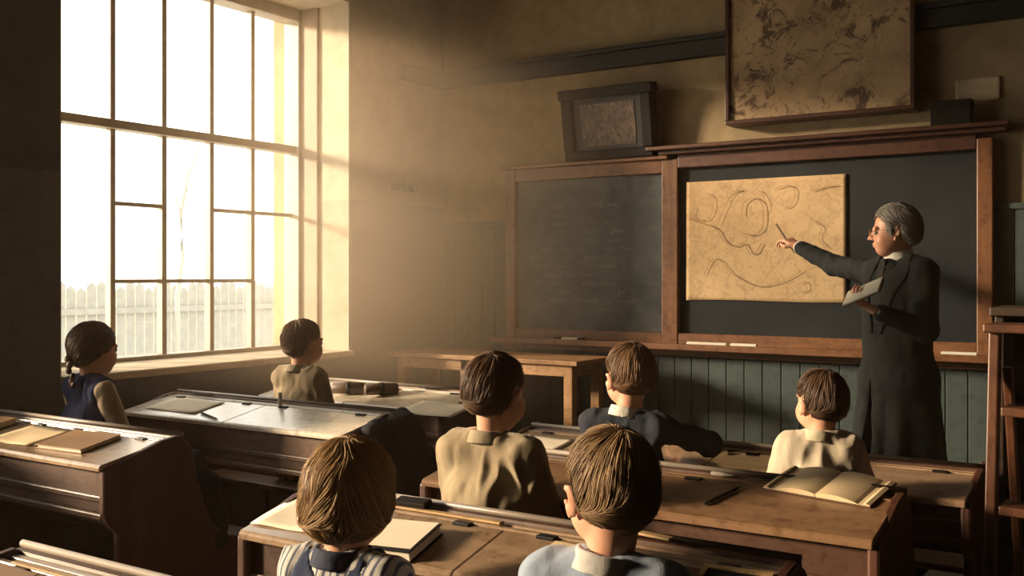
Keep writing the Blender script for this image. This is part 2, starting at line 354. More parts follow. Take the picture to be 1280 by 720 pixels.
# rows of half-wiped handwriting
wr = MB(); random.seed(21)
m_, N_, L_, P_ = nt('faint_chalk'); P_.inputs['Base Color'].default_value = (.38, .38, .33, 1); P_.inputs['Roughness'].default_value = .95
for row in range(13):
    z = 1.93-row*.058; xx = -3.74+random.random()*.22; xe = -2.85-random.random()*.25
    while xx < xe:
        wl_ = random.uniform(.05, .14); pts = []; n = int(wl_/.005); ph = random.random()*9; tilt = random.uniform(-.04, .06)
        for i in range(n):
            t = i/n; am = .009*(.5+abs(math.sin(i*.31+ph)))*(2.1 if math.sin(i*.23+ph*2) > .86 else 1)
            pts.append((xx+t*wl_+.003*math.sin(i*1.1)+2.35, -.0208, z+am*math.sin(i*1.25+ph)+tilt*t*.1-1.03))
        if random.random() < .72: wr.ribbon(pts, random.uniform(.0012, .0026))
        xx += wl_+random.uniform(.02, .07)
wr.build('chalk_writing', m_, bb)
# chalks on the ledge
def stick(name, label, cat, p, q, r, mat, n=8, group=None):
    p = Vector(p); q = Vector(q); c = (p+q)/2
    d = (q-p).normalized()
    o = MB().tube([p-c, p-c+d*.003, q-c-d*.003, q-c], [r*.7, r, r, r*.75], n).build(name, mat, smooth=False); o.location = c
    return tag(o, label, cat, group)
ly = BY-.10
stick('chalk_stick', 'short pale chalk stick on the ledge below the chalk-covered board', 'chalk', (-3.42, ly, 1.040), (-3.30, ly+.005, 1.040), .011, M['chalk'])
tag(MB().box((-3.47, ly-.02, 1.029), (-3.43, ly+.02, 1.052), bev=.005).build('eraser_stub', M['black']), 'tiny black stub at the left end of the short chalk on the ledge', 'eraser')
tag(MB().box((-3.29, ly-.02, 1.029), (-3.25, ly+.02, 1.052), bev=.005).build('eraser_stub', M['black']), 'tiny black stub at the right end of the short chalk on the ledge', 'eraser')
stick('chalk_stick', 'longer white chalk stick on the ledge under the pinned map', 'chalk', (-2.52, ly, 1.041), (-2.26, ly, 1.041), .012, M['chalk'])
stick('chalk_stick', 'shorter white chalk stick end to end with the longer one under the map', 'chalk', (-2.235, ly, 1.041), (-2.07, ly, 1.041), .012, M['chalk'])
stick('chalk_stick', 'white chalk stick on the ledge behind the teacher', 'chalk', (-1.04, ly, 1.041), (-.86, ly, 1.041), .011, M['chalk'])

# pinned paper map
def sheet(x0, x1, z0, z1, y, cur, name, mat, parent=None, loc=None, nx=40, nz=30, thick=.0015):
    v = []; f = []
    for j in range(nz+1):
        for i in range(nx+1):
            u = i/nx; t = j/nz
            dy = -cur*(abs(2*u-1)**6*.7+(1-t)**5*.7+.18*math.sin(u*7+t*3)+.1*math.sin(t*11+u*5))
            v.append((x0+(x1-x0)*u, y+dy, z0+(z1-z0)*t+.004*math.sin(u*6)*(1 if t < .02 else 0)))
    for j in range(nz):
        for i in range(nx):
            a = j*(nx+1)+i; f.append((a, a+1, a+nx+2, a+nx+1))
    loc = Vector(loc); v = [(a-loc.x, b-loc.y, c-loc.z) for a, b, c in v]
    o = raw(name, v, f, mat, parent); so = o.modifiers.new('s', 'SOLIDIFY'); so.thickness = thick
    if not parent: o.location = loc
    return o
M['map1'] = mapmat('parchment_map', (.60, .40, .205), (.50, .32, .155), (.36, .23, .115), 7, .012, .45)
M['map2'] = mapmat('old_wall_map', (.56, .39, .215), (.36, .24, .13), (.11, .06, .04), 3.4, .004, .95)
mc = Vector((-2.06, BY-.03, 1.68))
mpo = thing('paper_map', 'tan parchment map pinned on the dark right-hand blackboard', 'map', mc)
ob = sheet(-2.553-mc.x, -1.563-mc.x, 1.308-mc.z, 2.05-mc.z, .004, .005, 'map_sheet', M['map1'], mpo, (0, 0, 0))
rv = MB(); m_, N_, L_, P_ = nt('brown_map_ink'); P_.inputs['Base Color'].default_value = (.36, .22, .105, 1); P_.inputs['Roughness'].default_value = .9
def mp2(u, v): return (-2.553+(.99)*u-mc.x, -.008, 2.05-.742*v-mc.z)   # u,v in 0..1 from the top-left
def smooth(pts, n=6):
    out = []
    for i in range(len(pts)-1):
        p0 = pts[max(i-1, 0)]; p1 = pts[i]; p2 = pts[i+1]; p3 = pts[min(i+2, len(pts)-1)]
        for k in range(n):
            t = k/n; out.append(tuple(.5*((2*b)+(-a+c)*t+(2*a-5*b+4*c-d)*t*t+(-a+3*b-3*c+d)*t**3) for a, b, c, d in zip(p0, p1, p2, p3)))
    return out+[pts[-1]]
rivers = [([(.02, .31), (.1, .35), (.2, .4), (.25, .5), (.32, .55), (.38, .53), (.42, .61), (.46, .6), (.49, .53)], .0085),
          ([(.21, .38), (.24, .28), (.3, .12), (.36, .09), (.3, .1), (.24, .17)], .005), ([(.37, .3), (.38, .2), (.44, .16), (.5, .22), (.5, .4), (.44, .46), (.37, .44)], .008),
          ([(.12, .8), (.16, .68), (.22, .66), (.3, .77), (.36, .82), (.42, .86), (.5, .88), (.6, .85), (.68, .8), (.74, .75)], .006),
          ([(.06, .22), (.05, .3), (.12, .33), (.17, .28), (.18, .16), (.14, .1)], .005), ([(.58, .09), (.66, .07), (.7, .12), (.68, .22), (.64, .25)], .006), ([(.8, .12), (.87, .1), (.95, .09)], .007),
          ([(.72, .86), (.76, .84), (.77, .9), (.73, .93)], .005), ([(.47, .1), (.5, .13), (.53, .24), (.5, .3)], .005), ([(.8, .35), (.86, .42), (.84, .5), (.9, .58)], .005)]
for pts, wd in rivers: rb_ = MB(); rb_.ribbon(smooth([mp2(*p) for p in pts]), wd*.72); rb_.build('river_line', m_, mpo)

# big framed wall map, plaque, wall slips
bm_ = thing('wall_map', 'large old brown wall map in a thin dark frame above the blackboard', 'map', (-1.716, YB-.10, 2.387), 0)
MB().box((-.53, -.03, .01), (.53, -.012, 1.14)).build('map_sheet', M['map2'], bm_)
MB().box((-.545, -.05, -.012), (.545, .098, .014)).box((-.545, -.05, 1.14), (.545, 0, 1.17)).box((-.545, -.05, .014), (-.52, 0, 1.14)).box((.52, -.05, .014), (.545, 0, 1.14)).build('frame', M['mahog'], bm_, bev=.004)
pq = thing('wall_plaque', 'dark framed plaque with illegible brown print leaning out above the left blackboard', 'plaque', (-3.07, BY-.055, 2.232), 0)
def tilt(o): o.rotation_euler = (math.radians(9), 0, 0); return o
a = tilt(MB().box((-.32, -.05, 0), (.32, .045, .06)).box((-.34, -.055, .40), (.34, .045, .465)).box((-.325, -.05, .06), (-.25, .045, .40)).box((.25, -.05, .06), (.325, .045, .40)).build('frame', M['black'], pq, bev=.008)); 
m_, N_, L_, P_ = nt('plaque_print'); mp_ = mapped(N_, L_, (1, 1, .5)); na = noise(N_, L_, mp_, 34, 5, .7, 1.5); ra = ramp(N_, [(.44, (.04, .026, .018)), (.56, (.17, .105, .06))]); L_.new(na.outputs[0], ra.inputs[0]); L_.new(ra.outputs[0], P_.inputs['Base Color'])
tilt(MB().box((-.25, -.02, .06), (.25, .03, .40)).build('backing', plain('plaque_backing', (.018, .015, .013), .6), pq))
tilt(MB().box((-.19, -.024, .085), (.2, -.02, .36)).build('print', m_, pq))
tag(sheet(-.985, -.765, 2.415, 2.535, YB-.008, .012, 'paper_slip', plain('tan_slip', (.66, .52, .33), .85), None, (-.875, YB-.008, 2.47), 12, 8), 'blank tan paper slip stuck to the wall at upper right', 'paper')
cb = thing('small_box', 'small black box on top of the blackboard cornice', 'box', (-.99, YB-.11, 2.275))
MB().box((-.1, -.045, 0), (.1, .06, .125)).build('box_body', M['black'], cb, bev=.004); MB().box((-.107, -.052, .1), (.107, .067, .13)).build('lid', M['black'], cb, bev=.004)
hk = MB().box((-.0, -.12, .0), (.012, .12, .05), bev=.004)
for dy in (-.07, .07): hk.tube(smooth([(.01, dy, .02), (.05, dy, .0), (.075, dy, .03), (.06, dy, .06)]), .005, 6)
hk = tag(hk.build('coat_hook_rail', M['iron']), 'small iron coat hooks on the wall between window and corner', 'hook'); hk.location = (W+.016, 5.5, 2.05)

# ------------------------------------------------------------------ table under the board
tb = thing('side_table', 'long light wooden table against the green boarded wall', 'table', (-3.68, 5.3, 0))
tx0, tx1, ty = -.68, .67, .4
MB().box((tx0-.05, -.03, .92), (tx1+.05, ty+.03, .95)).build('tabletop', M['pine'], tb, bev=.006)
MB().box((tx0+.05, 0, .85), (tx1-.05, .025, .918)).box((tx0+.05, ty-.025, .85), (tx1-.05, ty, .918)).box((tx0, .05, .85), (tx0+.025, ty-.05, .918)).box((tx1-.025, .05, .85), (tx1, ty-.05, .918)).build('apron', M['pine'], tb, bev=.004)
for x in (tx0, -.16, tx1-.06):
    for y in (0, ty-.06): MB().box((x, y, 0), (x+.06, y+.06, .918)).build('leg', M['pinev'], tb, bev=.004)
MB().box((tx0+.05, .01, .12), (tx1-.05, .04, .16)).build('stretcher', M['pine'], tb, bev=.004)

# ------------------------------------------------------------------ school desks
DW = []
def desk(label, x0, x1, yr, R=.86, N=.815, dp=.33, bench=True, lids=2, lm='lid'):
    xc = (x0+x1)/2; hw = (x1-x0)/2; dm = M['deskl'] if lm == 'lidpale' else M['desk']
    t = thing('school_desk', label, 'desk', (xc, yr, 0))
    sl = (R-N)/(dp-.085)
    def zl(y): return R-.012+(y+.085)*sl
    # sloping lid
    seg = 2*hw/lids
    for i in range(lids):
        a = -hw+seg*i+(.003 if i else 0); b = -hw+seg*(i+1)
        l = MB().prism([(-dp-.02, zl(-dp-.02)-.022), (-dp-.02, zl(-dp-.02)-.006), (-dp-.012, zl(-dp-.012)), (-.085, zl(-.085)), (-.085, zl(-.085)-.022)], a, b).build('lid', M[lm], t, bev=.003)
        for hx_ in (a+.12, b-.12): MB().box((hx_-.025, -.10, zl(-.09)-.003), (hx_+.025, -.072, zl(-.085)+.0045), bev=.002).build('hinge', M['iron'], l)
    # pen ledge with its groove and the raised back rail
    MB().box((-hw, -.082, R-.034), (hw, -.066, R-.008)).box((-hw, -.066, R-.034), (hw, -.05, R-.020)).box((-hw, -.05, R-.034), (hw, -.028, R-.008)).build('pen_ledge', M[lm], t, bev=.003)
    k = MB(); n = int(2*hw/.06); pr = None
    MB().box((-hw-.012, -.027, R-.05), (hw+.012, .006, R), bev=.009).build('back_rail', dm, t)
    MB().tube([(-hw-.01, -.003, R+.006), (hw+.01, -.003, R+.006)], .0085, 8).build('rail_bead', M['bead'], t, smooth=True)
    MB().box((-hw+.015, -dp+.015, .625), (hw-.015, -dp+.033, N-.018)).build('front_panel', dm, t, bev=.003)
    MB().box((-hw+.015, -dp-.002, .60), (hw-.015, -dp+.035, .625)).box((-hw+.015, -dp+.006, .66), (hw-.015, -dp+.02, .685)).build('moulding', dm, t, bev=.006)
    MB().box((-hw+.015, -dp+.03, .605), (hw-.015, -.012, .62)).build('book_shelf', dm, t)
    MB().box((-hw+.015, -.026, .50), (hw-.015, -.008, R-.045)).build('back_panel', dm, t, bev=.003)
    poly = [(-dp-.012, zl(-dp)-.02), (-dp-.012, .63), (-dp+.01, .585), (-dp+.045, .55), (-dp+.05, .10), (-dp+.01, .05), (-dp+.0, 0), (.40, 0), (.405, .05), (.37, .09), (.35, .2), (.36, .34), (.385, .385), (.385, .405)]
    poly += [(.30, .42), (.22, .44), (.14, .50), (.10, .58), (.075, .66), (.05, .75), (.035, .82), (.015, R-.02), (-.03, R+.003), (-.09, R-.004)]
    if not bench: poly = poly[:7]+[(.06, 0), (.05, .08), (.02, .15), (.02, R-.02), (-.03, R+.003), (-.09, R-.004)]
    for sx in (-1, 1): MB().prism(poly, sx*hw-.016, sx*hw+.016).build('side_panel', M['deskv'], t, bev=.008)
    if bench:
        MB().box((-hw+.016, .10, .395), (hw-.016, .40, .42)).build('bench_seat', dm, t, bev=.008)
        MB().box((-hw+.016, .02, .54), (hw-.016, .04, .72)).build('bench_back', dm, t, bev=.006)
    MB().box((-hw+.016, -dp+.1, .12), (hw-.016, -dp+.16, .145)).build('foot_rail', dm, t, bev=.005)
    t['_zl'] = 0
    def top(x, y, t=t): return zl(y-yr)
    return t, top
D = {}
D[1] = desk('dark wooden school desk with curved side, in front of the girl by the wall', -4.40, -3.12, 2.52)
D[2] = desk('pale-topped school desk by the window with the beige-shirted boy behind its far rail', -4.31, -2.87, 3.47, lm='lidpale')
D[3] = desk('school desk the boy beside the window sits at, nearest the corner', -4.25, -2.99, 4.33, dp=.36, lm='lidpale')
D[4] = desk('front-row school desk at the feet of the teacher', -2.35, -.54, 3.80, R=.80, N=.765)
D[5] = desk('school desk carrying the open book', -2.04, -.62, 2.95, lm='lidred')
D[6] = desk('nearest full school desk, with sheet, thick book and rulers on it', -2.03, -.66, 2.12, dp=.28)
D[0] = desk('school desk cut off by the lower left corner of the picture', -2.13, -.55, 1.30)
for d in D.values(): del d[0]['_zl']

# ------------------------------------------------------------------ step ladder at the right
ld = thing('step_ladder', 'brown wooden step ladder standing beyond the desks at the right edge', 'ladder', (-.20, 3.15, 0), math.radians(-4))
for sx in (-1, 1):
    MB().prism([(-.16, 0), (-.115, 0), (.02, 1.32), (-.025, 1.32)], sx*.215-.014, sx*.215+.014).build('rail', M['ladder'], ld, bev=.004)
    MB().prism([(.34, 0), (.375, 0), (.045, 1.2), (.01, 1.2)], sx*.19-.012, sx*.19+.012).build('back_leg', M['ladder'], ld, bev=.004)
for i in range(4):
    z = .26+i*.27; y = -.14+z*.102
    MB().box((-.19, y-.035, z), (.19, y+.07, z+.025)).build('tread', M['ladder'], ld, bev=.004)
MB().box((-.24, -.05, 1.30), (.24, .10, 1.325)).build('top_board', M['ladder'], ld, bev=.005)
MB().tube([(-.2, .23, .5), (.2, .23, .5)], .012).build('brace', M['ladder'], ld)

bc = thing('bookcase', 'low dark bookcase behind the step ladder at the right edge', 'bookcase', (-.1, 4.2, 0))
for sx in (-1, 1): MB().box((sx*.4-.015, -.3, 0), (sx*.4+.015, 0, 1.32)).build('side_panel', M['dark'], bc, bev=.004)
MB().box((-.43, -.32, 1.32), (.43, 0, 1.35)).build('top', M['dark'], bc, bev=.005); MB().box((-.385, -.012, .04), (.385, 0, 1.32)).build('back_panel', M['dark'], bc)
for z in (.06, .36, .68, .98): MB().box((-.385, -.29, z), (.385, -.012, z+.022)).build('shelf', M['dark'], bc, bev=.003)
# ------------------------------------------------------------------ books, papers and small things
def at(px, py, z):
    d = (H-z)*F/(py-HY); l = (px-640)/F*d
    return -math.sin(TH)*d+math.cos(TH)*l, math.cos(TH)*d+math.sin(TH)*l
def slope(k): return math.atan({4: .035/.245, 3: .045/.275, 6: .045/.195}.get(k, .045/.245))
def place(o, k, x, y, rz=0, dz=.001):
    z = D[k][1](x, y)+dz; o.location = (x, y, z)
    o.rotation_euler = (Matrix.Rotation(slope(k), 3, 'X')@Matrix.Rotation(rz, 3, 'Z')).to_euler(); return o
def book(label, w_, h_, t_, cov, k, x, y, rz):
    b = thing('book', label, 'book'); place(b, k, x, y, rz)
    MB().box((-w_/2, -h_/2, 0), (w_/2, h_/2, .003)).box((-w_/2, -h_/2, t_-.003), (w_/2, h_/2, t_)).box((-w_/2-.002, -h_/2, 0), (-w_/2+.003, h_/2, t_)).build('cover', cov, b, bev=.001)
    MB().box((-w_/2+.003, -h_/2+.004, .003), (w_/2-.005, h_/2-.004, t_-.003)).build('pages', M['paper'], b)
    return b
def openbook(label, w_, h_, k, x, y, rz, pm):
    b = thing('open_book', label, 'book'); place(b, k, x, y, rz)
    MB().box((-w_-.004, -h_/2-.004, 0), (w_+.004, h_/2+.004, .003)).build('cover', M['leather'], b, bev=.001)
    for s in (-1, 1):
        n = 14; poly = []
        for i in range(n+1): u = i/n; poly.append((u*w_, .004+.016*math.sin(min(1, u*1.15+.1)*PI)**.7*(1-u*.45) if u < .86 else .004+.010*(1-u)/.14*.6+.002))
        bm2 = MB(); lo = [[bm2.bm.verts.new((s*(px_+.001), yy, .003)) for px_, _ in poly] for yy in (-h_/2, h_/2)]; hi = [[bm2.bm.verts.new((s*(px_+.001), yy, pz)) for px_, pz in poly] for yy in (-h_/2, h_/2)]
        for i in range(n):
            for q in ((hi[0][i], hi[0][i+1], hi[1][i+1], hi[1][i]), (lo[0][i], lo[0][i+1], hi[0][i+1], hi[0][i]), (lo[1][i], lo[1][i+1], hi[1][i+1], hi[1][i]), (lo[0][i], lo[0][i+1], lo[1][i+1], lo[1][i])): bm2.bm.faces.new(q)
        for i in (0, n): bm2.bm.faces.new((lo[0][i], hi[0][i], hi[1][i], lo[1][i]))
        bm2.build('page_block', pm, b, smooth=False)
    return b
def paper(label, w_, h_, k, x, y, rz, mat=None, dz=.002):
    v = [(w_*(i/8-.5), h_*(j/6-.5), .002+.0015*math.sin(i*1.1+j*.8)) for j in range(7) for i in range(9)]
    f = [(j*9+i, j*9+i+1, j*9+i+10, j*9+i+9) for j in range(6) for i in range(8)]
    o = raw('paper_sheet', v, f, mat or M['paper']); o.modifiers.new('s', 'SOLIDIFY').thickness = .001
    place(o, k, x, y, rz, dz); return tag(o, label, 'paper')
def rod(name, label, cat, k, x, y, L_, r, rz, mat, z=None, sq=False, wd=None):
    if sq: o = MB().box((-L_/2, -wd/2, 0), (L_/2, wd/2, r), bev=.001).build(name, mat)
    else: o = MB().tube([(-L_/2, 0, r), (-L_/2+.004, 0, r), (L_/2-.03, 0, r), (L_/2, 0, r)], [r*.8, r, r, r*.15], 7).build(name, mat)
    place(o, k, x, y, rz)
    if z: o.location.z = z; o.rotation_euler = (0, 0, rz)
    return tag(o, label, cat)
def inkwell(label, k, x, tall=.035):
    yr = D[k][0].location.y; t = thing('ink_bottle', label, 'bottle', (x, yr-.045, D[k][1](x, yr-.085)+.004))
    MB().lathe([(.016, 0), (.019, .004), (.019, tall*.6), (.010, tall*.8), (.010, tall)], n=14).build('bottle_body', M['glass'], t, smooth=True)
    MB().lathe([(.011, tall), (.012, tall+.002), (.012, tall+.010), (.008, tall+.012)], n=12).build('stopper', M['leather'], t)
x, y = at(1036, 612, .85)
openbook('open book with blank cream pages on the desk at lower right', .155, .19, 5, x, y+.0, math.radians(-8), M['paper2'])
rod('pen', 'black pen lying against the left edge of the open book', 'pen', 5, -1.07, 2.76, .17, .0045, math.radians(72), M['black'])
rod('chalk_stick', 'small white chalk stick on the rail ledge behind the open book', 'chalk', 5, -1.13, 2.905, .07, .006, 0, M['chalk'])
rod('pen_nib', 'tiny dark pen nib on the front-row desk top', 'pen', 4, *at(918, 566, .785), .05, .005, .5, M['black'])
x, y = at(497, 660, .85)
book('thick book with white page top lying closed beside the blond boy', .20, .15, .028, M['black'], 6, x, y-.02, math.radians(6))
tag(place(MB().box((-.085, -.068, 0), (.092, .068, .0012)).build('paper_sheet', M['paper']), 6, x, y-.02, math.radians(7), .0295), 'white sheet lying on top of the thick black book', 'paper')
paper('white paper sheet at the left end of the nearest full desk', .26, .17, 6, -1.90, 1.945, math.radians(2))
tag(place(MB().box((-.05, -.018, 0), (.05, .018, .018), bev=.005).build('pencil_box', M['black']), 6, *at(517, 632, .86), .05), 'small black pencil box between thick book and desk rail', 'box')
rod('ruler', 'long yellow ruler in the groove left of the pale blue shirt', 'ruler', 6, -1.62, 2.064, .5, .006, 0, M['ruler'], .853, True, .02)
rod('ruler', 'short yellow ruler lying across the rail right of the pale blue shirt', 'ruler', 6, -1.02, 2.09, .19, .006, math.radians(-9), M['ruler'], .874, True, .022)
rod('ruler', 'pale ruler below the rail right of the pale blue shirt', 'ruler', 6, -1.07, 2.00, .24, .005, math.radians(-2), M['paper2'], None, True, .025)
book('dark red book at the right end of the nearest full desk', .22, .16, .018, M['bookred'], 6, -.93, 1.905, math.radians(-3))
sl = thing('slate_tablet', 'wood-framed black writing slate at the right tip of the nearest full desk', 'slate'); place(sl, 6, -.745, 1.93, .05)
MB().box((-.06, -.08, 0), (.06, .08, .005)).build('slate_face', M['slate2'], sl); MB().box((-.075, -.095, 0), (.075, -.08, .009)).box((-.075, .08, 0), (.075, .095, .009)).box((-.075, -.08, 0), (-.06, .08, .009)).box((.06, -.08, 0), (.075, .08, .009)).build('slate_frame', M['ruler'], sl, bev=.001)
inkwell('black ink bottle on the rail at the left of the blond head', 6, -1.985)
x, y = at(150, 566, .85); book('thin tan book on the dark desk in front of the girl', .27, .18, .016, M['leather2'], 1, -3.46, 2.32, math.radians(2))
x, y = at(78, 553, .85); paper('cream sheet in the middle of the dark left desk', .28, .19, 1, -3.78, 2.32, 0, M['paper2'])
x, y = at(10, 537, .85); book('small brown book at the left picture edge on the dark desk', .2, .17, .025, M['leather2'], 1, -4.12, 2.33, .05)
x, y = at(255, 506, .85); paper('white sheet at the window end of the pale-topped desk', .36, .19, 2, -4.02, 3.27, 0)
rod('pencil', 'dark pencil lying on the sheet at the window end of the pale desk', 'pencil', 2, *at(262, 510, .85), .2, .005, math.radians(-18), M['black'])
rod('slate_pencil', 'dark wooden stick on the pen ledge at the left of the pale desk', 'pencil', 2, -4.07, 3.425, .18, .009, 0, M['leather'], .86)
stick('candle_stub', 'upright cream stub on the rail of the pale-topped desk', 'candle', (*at(350, 505, .86), .853), (*at(350, 505, .86), .915), .010, M['chalk'])
for lab, px, rz in (('dark leather roll lying nearest the elbow of the boy by the window', 436, .5), ('dark leather roll lying beside the first, farther from the boy', 468, .9)):
    x, y = ((-3.70, 4.09) if px < 450 else (-3.50, 4.12)); r = thing('leather_roll', lab, 'pouch', (x, y, D[3][1](x, y)+.034), rz)
    MB().tube([(-.09, 0, 0), (-.085, 0, 0), (0, 0, .002), (.085, 0, 0), (.09, 0, 0)], [.022, .03, .033, .03, .022], 14).build('roll', M['leather'], r, smooth=True)
    MB().tube([(-.012, 0, .001), (.012, 0, .001)], .0345, 14).build('strap', M['black'], r, smooth=True)
x, y = at(545, 500, .85); paper('large cream sheet on the desk nearest the corner', .34, .22, 3, x, y, 0)
rod('pencil', 'dark pencil on the ledge of the desk nearest the corner', 'pencil', 3, -3.3, 4.285, .16, .005, 0, M['black'], .86)
for i, (px, cov, nm) in enumerate(((95, M['leather2'], 'tan'), (165, M['bookgreen'], 'dark green'))):
    book('%s book on the desk in the lower left corner' % nm, .2, .14, .02, cov, 0, -2.0+.24*i, 1.12, .05*i)
rod('ruler', 'yellow ruler along the desk in the lower left corner', 'ruler', 0, -1.85, 1.225, .4, .005, 0, M['ruler'], .853, True, .02)
paper('pale sheet right of the boy in the beige shirt', .26, .2, 4, *at(672, 548, .79), 0)

# ------------------------------------------------------------------ implicit-surface figures
def vnoise(p, sc, seed=0):
    q = p*sc+seed*17.31; i = np.floor(q).astype(np.int64); f = q-i; f = f*f*(3-2*f)
    def hsh(a, b, c):
        n = (a*374761393+b*668265263+c*1442695041+seed*974711) & 0xffffffff
        n = ((n ^ (n >> 13))*1274126177) & 0xffffffff
        return ((n ^ (n >> 16)) & 0xffff)/32767.5-1
    r = 0
    for dx in (0, 1):
        for dy in (0, 1):
            for dz in (0, 1):
                wgt = (f[:, 0] if dx else 1-f[:, 0])*(f[:, 1] if dy else 1-f[:, 1])*(f[:, 2] if dz else 1-f[:, 2])
                r = r+wgt*hsh(i[:, 0]+dx, i[:, 1]+dy, i[:, 2]+dz)
    return r
class Fd:
    def __init__(s, lo, hi, h):
        s.h = h; s.lo = np.array(lo, float); n = np.ceil((np.array(hi)-s.lo)/h).astype(int)+1
        s.ax = [s.lo[i]+h*np.arange(n[i]) for i in range(3)]; s.f = np.full(n, .5, np.float32)
        s.T = Matrix.Identity(4)
    def copy(s):
        o = Fd.__new__(Fd); o.h = s.h; o.lo = s.lo; o.ax = s.ax; o.f = s.f.copy(); o.T = s.T; return o
    def _reg(s, lo, hi, m):
        sl_ = []
        for i in range(3):
            a = max(0, int((lo[i]-m-s.lo[i])/s.h)); b = min(s.f.shape[i], int((hi[i]+m-s.lo[i])/s.h)+2)
            if b <= a: return None
            sl_.append(slice(a, b))
        g_ = [s.ax[i][sl_[i]].reshape([-1 if j == i else 1 for j in range(3)]) for i in range(3)]
        return tuple(sl_), g_
    def _mix(s, R, d, k, sub=False):
        a = s.f[R]
        if sub: d = -d; r = np.maximum(a, d); hh = np.maximum(k-np.abs(a-d), 0)/max(k, 1e-6); r = r+hh*hh*k*.25
        else: r = np.minimum(a, d); hh = np.maximum(k-np.abs(a-d), 0)/max(k, 1e-6); r = r-hh*hh*k*.25
        s.f[R] = r
    def cap(s, a, b, ra, rb, k=.02, sub=False, flat=None):
        a = s.T@Vector(a); b = s.T@Vector(b); rm = max(ra, rb)
        q = s._reg([min(a[i], b[i])-rm for i in range(3)], [max(a[i], b[i])+rm for i in range(3)], k+.03)
        if not q: return s
        R, g_ = q; ab = b-a; l2 = max(ab.dot(ab), 1e-9)
        t = np.clip(sum((g_[i]-a[i])*ab[i] for i in range(3))/l2, 0, 1)
        d = np.sqrt(sum((g_[i]-a[i]-t*ab[i])**2 for i in range(3)))-(ra+(rb-ra)*t); s._mix(R, d, k, sub); return s
    def ell(s, c, r, rot=(0, 0, 0), k=.02, sub=False):
        Rm = (s.T.to_3x3().normalized()@Euler(rot).to_matrix()); sc = s.T.to_scale()[0]; c = s.T@Vector(c); r = [v*sc for v in r]; rm = max(r)
        q = s._reg([c[i]-rm for i in range(3)], [c[i]+rm for i in range(3)], k+.03)
        if not q: return s
        R, g_ = q; loc = [sum(Rm[j][i]*(g_[j]-c[j]) for j in range(3)) for i in range(3)]
        k0 = np.sqrt(sum((loc[i]/r[i])**2 for i in range(3))); k1 = np.sqrt(sum((loc[i]/r[i]**2)**2 for i in range(3)))+1e-9
        s._mix(R, k0*(k0-1)/k1, k, sub); return s
    def sample(s, p):
        q = (p-s.lo)/s.h; q = np.clip(q, 0, np.array(s.f.shape)-1.001); i = q.astype(int); f = q-i; r = 0
        for dx in (0, 1):
            for dy in (0, 1):
                for dz in (0, 1):
                    wgt = (f[:, 0] if dx else 1-f[:, 0])*(f[:, 1] if dy else 1-f[:, 1])*(f[:, 2] if dz else 1-f[:, 2])
                    r = r+wgt*s.f[i[:, 0]+dx, i[:, 1]+dy, i[:, 2]+dz]
        return r
    def grad(s, p):
        e = s.h; g_ = np.stack([s.sample(p+np.eye(3)[i]*e)-s.sample(p-np.eye(3)[i]*e) for i in range(3)], 1)
        return g_/(np.linalg.norm(g_, axis=1, keepdims=True)+1e-9)
    def mesh(s):
        f = s.f.copy(); f[0] = f[-1] = .5; f[:, 0] = f[:, -1] = .5; f[:, :, 0] = f[:, :, -1] = .5
        ins = f < 0; n = f.shape; cnt = np.zeros([v-1 for v in n], np.uint8); acc = None
        sh = [n[i]-1 for i in range(3)]
        tot = np.zeros(sh, np.uint8)
        for dx in (0, 1):
            for dy in (0, 1):
                for dz in (0, 1): tot += ins[dx:dx+sh[0], dy:dy+sh[1], dz:dz+sh[2]]
        act = (tot > 0) & (tot < 8); idx = np.argwhere(act); vid = np.full(sh, -1, np.int64); vid[act] = np.arange(len(idx))
        pos = np.zeros((len(idx), 3)); num = np.zeros(len(idx))
        for a in range(3):
            o1, o2 = [j for j in range(3) if j != a]
            for u in (0, 1):
                for v in (0, 1):
                    p0 = idx.copy(); p0[:, o1] += u; p0[:, o2] += v; p1 = p0.copy(); p1[:, a] += 1
                    f0 = f[p0[:, 0], p0[:, 1], p0[:, 2]]; f1 = f[p1[:, 0], p1[:, 1], p1[:, 2]]; cr = (f0 < 0) != (f1 < 0)
                    t = np.where(cr, f0/(f0-f1+1e-12), 0); pp = p0.astype(float); pp[:, a] += t; pos[cr] += pp[cr]; num[cr] += 1
        V = s.lo+pos/num[:, None]*s.h; faces = []
        for a in range(3):
            o1, o2 = (a+1) % 3, (a+2) % 3
            sa = [slice(None)]*3; sb = [slice(None)]*3; sa[a] = slice(0, n[a]-1); sb[a] = slice(1, n[a])
            cr = ins[tuple(sa)] != ins[tuple(sb)]; e = np.argwhere(cr); e = e[(e[:, o1] > 0) & (e[:, o2] > 0) & (e[:, o1] < n[o1]-1) & (e[:, o2] < n[o2]-1)]
            fl = ins[tuple(sa)][e[:, 0], e[:, 1], e[:, 2]]
            def g_(u, v): q = e.copy(); q[:, o1] -= u; q[:, o2] -= v; return vid[q[:, 0], q[:, 1], q[:, 2]]
            qd = np.stack([g_(1, 1), g_(0, 1), g_(0, 0), g_(1, 0)], 1); qd[~fl] = qd[~fl][:, ::-1]; faces.append(qd)
        return V, np.concatenate(faces)
    def region(s, fn, grow=0.0):      # keep where fn(x,y,z)<0
        o = s.copy(); x, y, z = np.meshgrid(*s.ax, indexing='ij', sparse=True)
        o.f = np.maximum(s.f-grow, fn(x, y, z)).astype(np.float32); return o
